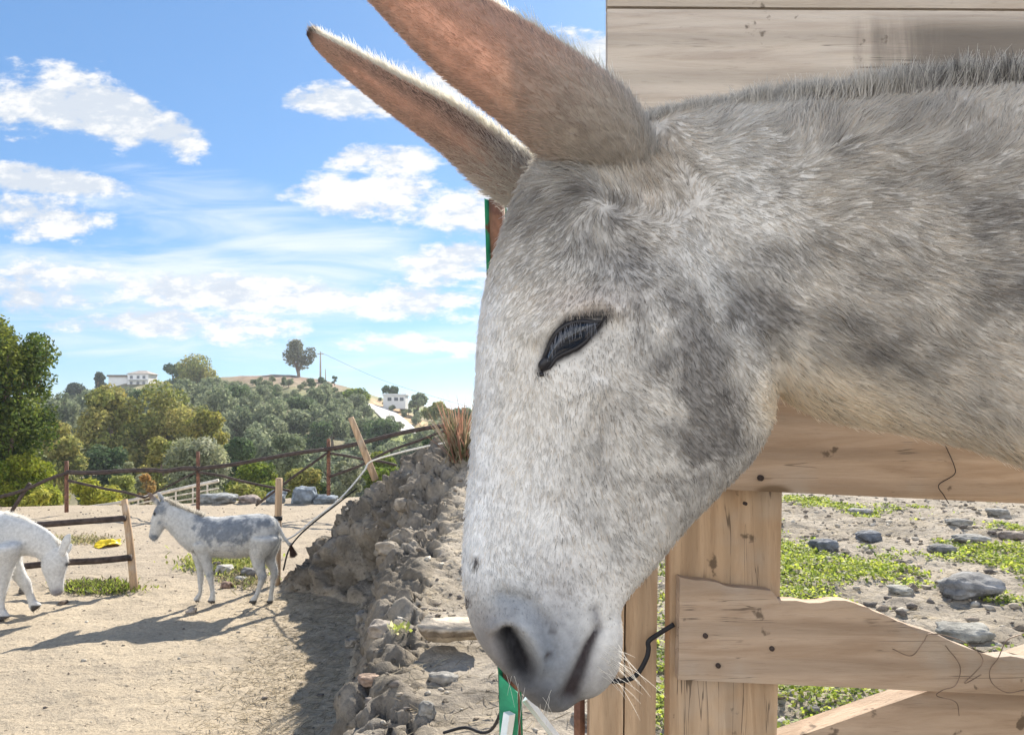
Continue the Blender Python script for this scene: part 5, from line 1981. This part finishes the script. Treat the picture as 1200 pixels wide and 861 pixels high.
        light = gau(x, y, 620, 620, 60, 90) + gau(x, y, 905, 470, 14, 50) + gau(x, y, 960, 470, 70, 22, 12)
        dark = np.clip(dark - 0.35 * light, 0, 1)
        c = np.tile(np.array((0.66, 0.635, 0.595)), (len(x), 1))
        def mixc(w, k):
            nonlocal c
            w = np.clip(w, 0, 1)[:, None]
            c = c * (1 - w) + np.array(k) * w
        mixc(0.55 * sstep(870, 1000, x) * (1 - gau(x, y, 960, 480, 90, 30)), (0.66, 0.605, 0.53))
        mixc(0.7 * np.exp(-(segd(x, y, [(572, 350), (562, 450), (556, 560), (552, 660)])[0] / 26) ** 2) + 0.6 * gau(x, y, 620, 620, 60, 80), (0.78, 0.785, 0.79))
        mixc(0.5 * gau(x, y, 690, 352, 36, 14), (0.56, 0.44, 0.35))
        mixc(0.5 * gau(x, y, 770, 190, 30, 60), (0.52, 0.43, 0.33))
        mixc(0.75 * gau(x, y, 960, 465, 80, 34) + 0.6 * np.exp(-(segd(x, y, [(920, 480), (1010, 495), (1100, 515), (1250, 560)])[0] / 30) ** 2), (0.72, 0.64, 0.52))  # pale throat, plus warm rim light painted along the neck's underside
        mixc(dark * 0.85, (0.185, 0.175, 0.168))
        # bare grey muzzle skin
        mixc(1.0 * gau(x, y, 636, 812, 60, 32, 30), (0.07, 0.065, 0.063))
        mixc(0.6 * gau(x, y, 612, 740, 42, 46), (0.17, 0.20, 0.24))
        mixc(0.7 * gau(x, y, 575, 748, 18, 42, -25), (0.13, 0.11, 0.10))
        mixc(0.50 * np.exp(-(segd(x, y, [(590, 700), (618, 706), (638, 732), (645, 775)])[0] / 15) ** 2), (0.10, 0.125, 0.16))
        mixc(0.6 * gau(x, y, 664, 765, 20, 46), (0.15, 0.17, 0.20))
        mixc(0.45 * gau(x, y, 705, 790, 20, 22), (0.2, 0.19, 0.19))
        mixc(0.30 * gau(x, y, 655, 690, 24, 30), (0.40, 0.36, 0.34))
        mixc(1.2 * np.exp(-(segd(x, y, [(595, 748), (604, 766), (614, 788)])[0] / (8.5 + 6 * segd(x, y, [(595, 748), (604, 766), (614, 788)])[1])) ** 2), (0.022, 0.022, 0.026))
        dm_, tm_ = segd(x, y, [(699, 742), (690, 758), (680, 785), (669, 813)])
        mixc(1.2 * np.exp(-(dm_ / (3.5 + 7.0 * tm_)) ** 2.0), (0.05, 0.04, 0.042))
        mixc(0.6 * np.exp(-(segd(x, y, [(697, 712), (703, 736)])[0] / 6) ** 2), (0.12, 0.12, 0.14))
        de = np.minimum(segd(x, y, [(634, 434), (645, 402), (665, 376), (695, 370), (712, 370)])[0], segd(x, y, [(634, 434), (652, 421), (678, 408), (699, 387), (710, 371)])[0])
        mixc(1.15 * np.exp(-(de / 5.5) ** 2), (0.03, 0.03, 0.035))
        mixc(0.35 * gau(x, y, 620, 770, 66, 60) * sstep(-0.1, 0.6, fbm(P * 55, 4, 20)), (0.10, 0.10, 0.11))
        # dark spots
        for sx, sy, sr in ((558, 657, 3.2), (547, 704, 3), (643, 768, 2.6), (648, 740, 2.2)):
            mixc(1.3 * gau(x, y, sx, sy, sr, sr), (0.05, 0.04, 0.04))
        return c

    col = coat(x, y, V, nzA, nzB)
    # ---- ears, joined into the same mesh
    near = ear_shell([(748, 228), (698, 162), (622, 100), (542, 44), (468, -22), (395, -88), (325, -146)], [34, 60, 58, 52, 44, 32, 4],
                     [0.86, 0.80, 0.78, 0.775, 0.77, 0.775, 0.78], (0.35, 0.62, 0.62), [330, 270, 235, 220, 210, 190, 170])
    farr = ear_shell([(635, 232), (585, 197), (525, 148), (468, 110), (415, 75), (380, 51), (364, 40)], [30, 36, 34, 29, 21, 12, 2],
                     [0.91, 0.915, 0.92, 0.93, 0.935, 0.94, 0.94], (0.35, 0.15, 0.9), [330, 260, 220, 200, 190, 180, 170])
    allV, allF, mi, cc = [V], [F], [np.zeros(len(F), int)], [col]
    base = len(V)
    for (ev, ef, *_r), nm in ((near, 0), (farr, 1)):
        C_, rr_ = _r[2], _r[4]
        tip = C_[-1]
        L_ = np.linalg.norm(C_[0] - tip)
        t = 1 - np.linalg.norm(ev - tip, axis=1) / L_
        ec = np.tile(np.array((0.56, 0.39, 0.32)), (len(ev), 1))
        w = np.clip(sstep(0.78, 0.97, t), 0, 1)[:, None]
        ec = ec * (1 - w) + np.array((0.10, 0.065, 0.05)) * w
        nn = (0.5 * sstep(-0.2, 0.5, fbm(ev * 12, 4, 33 + nm)))[:, None]
        ec = ec * (1 - nn) + np.array((0.30, 0.21, 0.17)) * nn
        if nm == 1:
            j = np.tile(np.concatenate([np.arange(36), np.arange(36)]), len(ev) // 72)
            e = np.minimum(j, 35 - j)
            w = (sstep(9, 2, e) * 0.8)[:, None]
            ec = ec * (1 - w) + np.array((0.10, 0.075, 0.07)) * w
        st_ = (0.35 * sstep(0.0, 0.55, fbm(np.stack([t * 2.2, np.tile(np.concatenate([np.arange(36), np.arange(36)]), len(ev) // 72) * 0.28, 0 * t], 1), 4, 35 + nm)))[:, None]
        ec = ec * (1 - st_) + np.array((0.20, 0.135, 0.115)) * st_
        if nm == 0:
            w = (1 - sstep(0.14, 0.42, t))[:, None]
            ec = ec * (1 - w) + np.array((0.56, 0.50, 0.43)) * w
        allV.append(ev)
        allF.append(ef + base)
        mi.append(np.ones(len(ef), int))
        cc.append(ec)
        base += len(ev)
    AV, AF = np.vstack(allV), np.vstack(allF)
    root = empty('donkey', (1.0, HY, 1.0))
    RL = np.array(root.location)
    me = mesh_np('body', AV, AF, [M['skin'], M['ear']], np.vstack(cc), True, np.concatenate(mi))
    part('body', me, root)

    # ---- short coat
    r = np.random.default_rng(21)
    dirs = np.array([(560, 520, -.1, 1), (565, 400, -.2, 1), (590, 620, 0, 1), (600, 330, -.5, .8), (620, 270, -.85, .5), (650, 300, -.6, .8), (700, 272, .1, 1), (680, 245, -.6, .5), (705, 205, -.6, -.6), (645, 203, -.8, -.3), (745, 228, -.4, -.9), (770, 190, -.5, -.7), (680, 300, -.2, 1), (740, 280, .6, .7), (640, 235, -.7, .2),
                     (600, 450, .0, 1), (680, 450, .25, 1), (750, 450, .5, .85), (820, 450, .55, .85), (800, 580, .6, .8), (860, 530, .6, .9), (700, 600, .3, 1), (760, 640, .5, .9), (650, 700, .1, 1), (700, 760, .2, 1), (600, 800, .2, 1),
                     (820, 320, .55, .8), (900, 300, .75, .65), (1000, 300, .85, .5), (1150, 400, .9, .45), (1000, 450, .95, .4), (1150, 500, .9, .5), (920, 470, .7, .6), (880, 200, .75, .35), (1000, 220, .95, .1), (1150, 230, 1, .1),
                     (800, 170, .5, .4), (850, 140, .6, -.5), (950, 135, .55, -.8), (1150, 135, .6, -.8)])

    def field(x, y):
        w = 1.0 / (((x[:, None] - dirs[None, :, 0]) ** 2 + (y[:, None] - dirs[None, :, 1]) ** 2) / 1600.0 + 0.15) ** 2
        w /= w.sum(1)[:, None]
        return (w * dirs[None, :, 2]).sum(1), (w * dirs[None, :, 3]).sum(1)

    a, b, c_, d_ = (V[F[:, i]] for i in range(4))
    area = 0.5 * np.linalg.norm(np.cross(c_ - a, d_ - b), axis=1)
    cen = (a + b + c_ + d_) / 4
    fx, fy = x[F].mean(1), y[F].mean(1)
    nrm = N[F].mean(1)
    dens = np.where(cen[:, 0] < 0.62, 1.0, 0.0)
    dens = dens * np.where(cen[:, 1] > HY + 0.02, 0.35, 1.0)
    dens = np.where((cen[:, 0] >= 0.62) & (cen[:, 0] < 0.95), 0.3, dens)
    dens = np.where(cen[:, 0] >= 0.95, 0.05, dens)
    nost = np.exp(-(segd(fx, fy, [(594, 750), (604, 766), (613, 788)])[0] / 12) ** 2)
    eye = gau(fx, fy, 670, 400, 27, 12, -36)
    mou = np.exp(-(segd(fx, fy, [(699, 745), (690, 758), (680, 785), (668, 815)])[0] / 10) ** 2)
    dens = dens * (1 - np.clip(1.5 * nost, 0, 1)) * (1 - np.clip(1.4 * eye, 0, 1)) * (1 - np.clip(1.5 * mou, 0, 1))
    dens = dens * (1 - 0.3 * np.clip(gau(fx, fy, 620, 775, 60, 42), 0, 1))
    w = area * dens
    n = 320000
    fi = r.choice(len(F), n, p=w / w.sum())
    u, v = r.random((2, n))
    Pq = ((1 - u) * (1 - v))[:, None] * a[fi] + (u * (1 - v))[:, None] * b[fi] + (u * v)[:, None] * c_[fi] + ((1 - u) * v)[:, None] * d_[fi]
    Nq = nrm[fi] / (np.linalg.norm(nrm[fi], axis=1)[:, None] + 1e-9)
    Pm = Pq.copy()
    Pm[:, 1] = HY - np.abs(Pq[:, 1] - HY)
    qx, qy = proj(Pm)
    dx, dz = field(qx, qy)
    lf = fbm(Pq * 30, 3, 77)
    lf2 = fbm(Pq * 30 + 40, 3, 78)
    D = np.stack([dx + 0.38 * lf, 0.25 * lf2, -dz + 0.38 * lf2], 1)
    D -= Nq * (D * Nq).sum(1)[:, None]
    D /= np.linalg.norm(D, axis=1)[:, None] + 1e-9
    D += r.normal(size=(n, 3)) * 0.16
    ln = np.full(n, 0.0080)
    ln = ln + 0.006 * sstep(880, 980, qx) + 0.004 * gau(qx, qy, 640, 235, 60, 45) + 0.006 * gau(qx, qy, 860, 150, 200, 30) + 0.010 * gau(qx, qy, 705, 205, 60, 22)
    muzz = sstep(640, 760, qy) * (1 - sstep(740, 800, qx))
    ln = ln * (1 - 0.72 * muzz) * (1 - 0.35 * gau(qx, qy, 620, 770, 70, 50)) * (0.6 + 0.7 * r.random(n))
    ln = ln * (1 - 0.5 * gau(qx, qy, 668, 403, 40, 24, -32))
    lift = 0.30 + 0.12 * r.normal(size=n)
    s = np.array((0, 0.4, 0.75, 1.0))
    PTS = np.empty((n, 4, 3))
    for k in range(4):
        PTS[:, k] = Pq - Nq * 0.0006 + (D * (s[k]) + Nq * (lift * (s[k] - 0.55 * s[k] ** 2))[:, None]) * ln[:, None]
    vi = F[fi, 0]
    hc = col[vi]
    tone = r.random(n)
    sal = fbm(Pq * 60, 2, 79)
    hc = hc * (0.84 + 0.28 * tone + 0.10 * sal)[:, None]
    drk = (r.random(n) < 0.07)[:, None] * sstep(650, 750, qx)[:, None]
    hc = np.where(drk, hc * 0.45, hc)
    warm = (r.random(n) < 0.2)[:, None]
    hc = np.clip(np.where(warm, hc * (1.05, 0.98, 0.90), hc), 0.01, 0.85)
    rad = np.array((0.00024, 0.00022, 0.00017, 0.00006))[None] * (0.8 + 0.5 * r.random(n))[:, None]
    curves_obj('coat', PTS - RL, rad, hc, M['hair'], root)

    # ---- ear fuzz and rim fringes
    pts, cl, rd = [], [], []
    for (ev, ef, ra, rb, C_, T_, rr_), nm in ((near, 0), (farr, 1)):
        m = len(C_)
        # fuzz on the outer shell
        k = 22000 if nm == 0 else 14000
        ring = 36
        i = r.integers(0, m - 1, k)
        j = r.integers(0, ring - 1, k)
        fu, fv = r.random((2, k, 1))
        p00, p01, p10, p11 = (ev[i * 72 + j], ev[i * 72 + j + 1], ev[(i + 1) * 72 + j], ev[(i + 1) * 72 + j + 1])
        P = p00 * (1 - fu) * (1 - fv) + p01 * fu * (1 - fv) + p10 * (1 - fu) * fv + p11 * fu * fv
        nn = P - (C_[i] * (1 - fv) + C_[i + 1] * fv)
        nn /= np.linalg.norm(nn, axis=1)[:, None] + 1e-9
        dd = T_[i] + nn * 0.45 + r.normal(size=(k, 3)) * 0.18
        L_ = (0.005 + 0.0035 * r.random(k)) * (1 - 0.5 * i / m) * (1 + 1.3 * (1 - sstep(0.08, 0.3, i / m)))
        pts.append(P[:, None] + dd[:, None] * s[None, :, None] * L_[:, None, None])
        t = (i / m)[:, None]
        w_ = sstep(0.78, 0.97, t)
        c0 = np.array((0.64, 0.46, 0.37)) * (1 - w_) + np.array((0.14, 0.09, 0.07)) * w_
        w_ = 1 - sstep(0.10, 0.40, t)
        c0 = c0 * (1 - w_) + np.array((0.60, 0.55, 0.49)) * w_
        w_ = 0.75 * (1 - sstep(0.05, 0.22, t))
        c0 = c0 * (1 - w_) + np.array((0.60, 0.575, 0.53)) * w_
        dkb = 0.4 * gau(*proj(P), 672, 140, 46, 22, 40)[:, None]  # shading near the ear base, painted into the fuzz colour
        c0 = c0 * (1 - dkb) + np.array((0.17, 0.125, 0.11)) * dkb
        cl.append(c0 * (0.75 + 0.5 * r.random(k))[:, None])
        rd.append(np.tile((0.00022, 0.0002, 0.00016, 0.00006), (k, 1)))
        # fringes
        for rim, dens_, ln_, c1 in ((ra, 15000, 0.026, (0.82, 0.77, 0.68)), (rb, 15000, 0.026, (0.80, 0.70, 0.56))):
            k = dens_
            t = r.random(k) ** 1.1 * (m - 2)
            i0 = t.astype(int)
            f = (t - i0)[:, None]
            P = rim[i0] * (1 - f) + rim[i0 + 1] * f
            cc0 = C_[i0]
            inw = cc0 - P
            inw /= np.linalg.norm(inw, axis=1)[:, None] + 1e-9
            op = np.array((0.3, 0.2, 0.9)) if nm else np.array((0.35, 0.4, 0.75))
            dd = T_[i0] * 0.55 + op * 0.55 + inw * 0.25 + r.normal(size=(k, 3)) * 0.28
            L_ = ln_ * (0.45 + 0.8 * r.random(k)) * (1 - 0.75 * (t / m))
            P = P + r.normal(size=(k, 3)) * 0.0015 + inw * (0.010 * r.random(k))[:, None]
            pts.append(P[:, None] + dd[:, None] * s[None, :, None] * L_[:, None, None] + (T_[i0] * 0.25)[:, None] * (s ** 2)[None, :, None] * L_[:, None, None])
            w_ = sstep(0.8, 1.0, (t / m))[:, None]
            cl.append((np.array(c1) * (1 - w_) + np.array((0.12, 0.08, 0.06)) * w_) * (0.8 + 0.4 * r.random(k))[:, None])
            rd.append(np.tile((0.00026, 0.00022, 0.00016, 0.00006), (k, 1)))
        # woolly tuft at the base
        k = 1500
        b0 = C_[0] * 0.8 + C_[6] * 0.2
        P = b0 + r.normal(size=(k, 3)) * (rr_[0] * 0.55)
        dd = (C_[10] - C_[0]) / np.linalg.norm(C_[10] - C_[0]) * 0.5 + r.normal(size=(k, 3)) * 0.25 + (0.1, -0.10, 0.2)
        L_ = 0.02 + 0.014 * r.random(k)
        pts.append(P[:, None] + dd[:, None] * s[None, :, None] * L_[:, None, None])
        cl.append(np.array((0.62, 0.56, 0.48)) * (0.7 + 0.5 * r.random(k))[:, None])
        rd.append(np.tile((0.00028, 0.00024, 0.00018, 0.00006), (k, 1)))
    curves_obj('ear_fur', np.vstack(pts) - RL, np.vstack(rd), np.clip(np.vstack(cl), 0, 0.85), M['fringe'], root)

    # ---- mane
    k = 42000
    t = r.random(k)
    tp = [(735, 150), (800, 130), (900, 122), (1050, 114), (1200, 110), (1400, 137), (1600, 192)]
    TP = np.array([at(*p, HY) for p in tp])
    B = np.stack([np.interp(t, np.linspace(0, 1, 7), TP[:, i]) for i in range(3)], 1)
    B[:, 1] += r.normal(size=k) * 0.012
    B[:, 2] -= 0.010
    bx, by = proj(B)
    L_ = (0.014 + 0.016 * sstep(960, 1130, bx) + 0.014 * sstep(800, 950, bx)) * (0.55 + 0.6 * r.random(k))
    cl_ = fbm(np.stack([B[:, 0] * 60, B[:, 1] * 60, 0 * B[:, 0]], 1), 3, 88)
    dd = np.stack([0.15 + 0.55 * cl_ + 0.1 * r.normal(size=k), -0.08 + 0.25 * cl_ + 0.12 * r.normal(size=k), np.ones(k)], 1)
    P = B[:, None] + dd[:, None] * s[None, :, None] * L_[:, None, None]
    P[:, :, 0] += (s ** 2)[None] * 0.006 * r.normal(size=k)[:, None]
    w_ = (sstep(1000, 1120, bx) * (r.random(k) < 0.35))[:, None]
    c = np.array((0.60, 0.565, 0.51)) * (1 - w_) + np.array((0.20, 0.185, 0.17)) * w_
    curves_obj('mane', P - RL, np.tile((0.00034, 0.0003, 0.00024, 0.00008), (k, 1)), c * (0.7 + 0.6 * r.random(k))[:, None], M['fringe'], root)

    # ---- whiskers
    bv = BVHTree.FromPolygons([tuple(q) for q in V], [tuple(q) for q in F])

    def hit(px, py):
        o = Vector((0, 0, CAM_Z))
        dr_ = (Vector(at(px, py, 1.0)) - o).normalized()
        h = bv.ray_cast(o, dr_)
        if h[0] is None:
            raise ValueError('no surface there')
        return np.array(h[0]), np.array(h[1])

    wp, wr = [], []
    for i in range(42):
        px, py = [(712 + r.normal() * 7, 775 + r.normal() * 14), (640 + r.normal() * 18, 812 + r.normal() * 8), (600 + r.normal() * 12, 790 + r.normal() * 8)][0 if i % 4 else 1 + (i // 4) % 2]
        try:
            p, nn = hit(px, py)
        except Exception:
            continue
        dd = np.array((0.8 if px > 690 else 0.1 * r.normal(), -0.25, -0.35 if px > 690 else -0.9)) + r.normal(size=3) * 0.22
        ll = 0.018 + 0.035 * r.random() * (1 if px > 690 else 0.6)
        wp.append([p + dd * ll * q - np.array((0, 0, 0.3)) * ll * q * q for q in s])
        wr.append((0.0002, 0.00018, 0.00014, 0.00006))
    curves_obj('whiskers', np.array(wp) - RL, np.array(wr), np.tile((0.75, 0.72, 0.66), (len(wp), 1)), M['fringe'], root)

    # ---- eye: dark lid rim, wet eyeball, lashes
    up = [(634, 434), (638, 418), (645, 402), (653, 387), (665, 376), (680, 371), (695, 371), (708, 371)]
    lo = [(634, 434), (645, 430), (652, 420), (664, 413), (678, 407), (690, 398), (699, 386), (708, 371)]
    up = [(634 + (a - 634) * 0.95, 434 + (b - 434) * 0.90) for a, b in up]
    lo = [(634 + (a - 634) * 0.95, 434 + (b - 434) * 0.97) for a, b in lo]
    lo[-1] = up[-1]
    UP = catmull(np.array(up, float), 6)
    LO = catmull(np.array(lo, float), 6)
    nU = len(UP)
    nk = 14
    Vv = []
    for i in range(nU):
        for j in range(nk):
            q = UP[i] * (1 - j / (nk - 1)) + LO[i] * (j / (nk - 1))
            p, nn = hit(*q)
            k_ = math.sin(math.pi * j / (nk - 1))
            e_ = math.sin(math.pi * i / (nU - 1))
            # the ball bulges towards its middle
            Vv.append(p + np.array((0, -1, 0.1)) * (0.0010 + 0.0085 * k_ * e_))
    Fv = []
    for i in range(nU - 1):
        for j in range(nk - 1):
            a_ = i * nk + j
            Fv.append((a_, a_ + 1, a_ + nk + 1, a_ + nk))
    ball = mesh_np('eyeball', Vv, np.array(Fv), M['eye'])
    eo = part('eyeball', ball, root)
    md = eo.modifiers.new('s', 'SOLIDIFY')
    md.thickness = 0.002
    g = Geo()
    pu = [hit(*q)[0] + np.array((0, -0.0016, 0)) for q in UP[::3]]
    pl = [hit(*q)[0] + np.array((0, -0.0008, 0)) for q in LO[::3]]
    nu = len(pu)
    g.add(*tube(pu, [0.0012 + 0.0022 * math.sin(math.pi * i / (nu - 1)) for i in range(nu)], 10, 3))
    g.add(*tube(pl, [0.0012 + 0.0012 * math.sin(math.pi * i / (nu - 1)) for i in range(nu)], 10, 3))
    # tear duct patch
    q = [(634, 432), (637, 428), (643, 420)]
    g.add(*tube([hit(*k_)[0] + np.array((0, -0.001, 0)) for k_ in q], [0.004, 0.006, 0.0055], 10, 3))
    q = [(634, 436), (635, 441)]
    g.add(*tube([hit(*k_)[0] + np.array((0, -0.001, 0)) for k_ in q], [0.0018, 0.0026], 8, 3))
    part('eyelid', g.mesh('eyelid', M['lid']), root)
    lp = []
    for i in range(46):
        t_ = r.uniform(0.3, 0.95)
        q = UP[int(t_ * (nU - 1))]
        p = hit(*q)[0] + np.array((0, -0.0045, -0.001))
        dd = np.array((-0.10 + 0.2 * r.normal() * 0.6, -0.62, -1.0)) * (0.011 + 0.008 * r.random())
        lp.append([p + dd * q_ + np.array((0, -0.004, 0)) * q_ * (1 - q_) for q_ in s])
    curves_obj('eyelashes', np.array(lp) - RL, np.tile((0.00024, 0.0002, 0.00015, 0.00006), (len(lp), 1)), np.tile((0.26, 0.27, 0.30), (len(lp), 1)) * (0.5 + 0.8 * r.random((len(lp), 1))), M['fringe'], root)
    tag(root, 'large grey-white roan donkey with its head filling the picture in front of the wooden fence', 'donkey')


big_donkey()


# ------------------------------------------------------------------ air
def haze():
    g = Geo()
    box(g, -19000, 19000, -60, 3060, -80, 25)
    m = bpy.data.materials.new('haze')
    m.use_nodes = True
    t = NT(m.node_tree)
    t.n.clear()
    out = t.node('ShaderNodeOutputMaterial')
    v = t.node('ShaderNodeVolumePrincipled')
    v.inputs['Color'].default_value = (0.82, 0.9, 1.0, 1)
    v.inputs['Density'].default_value = 0.0004
    v.inputs['Anisotropy'].default_value = 0.4
    t.l.new(v.outputs[0], out.inputs['Volume'])
    tag(link('haze', g.mesh('haze', m, False)), kind='stuff')


haze()
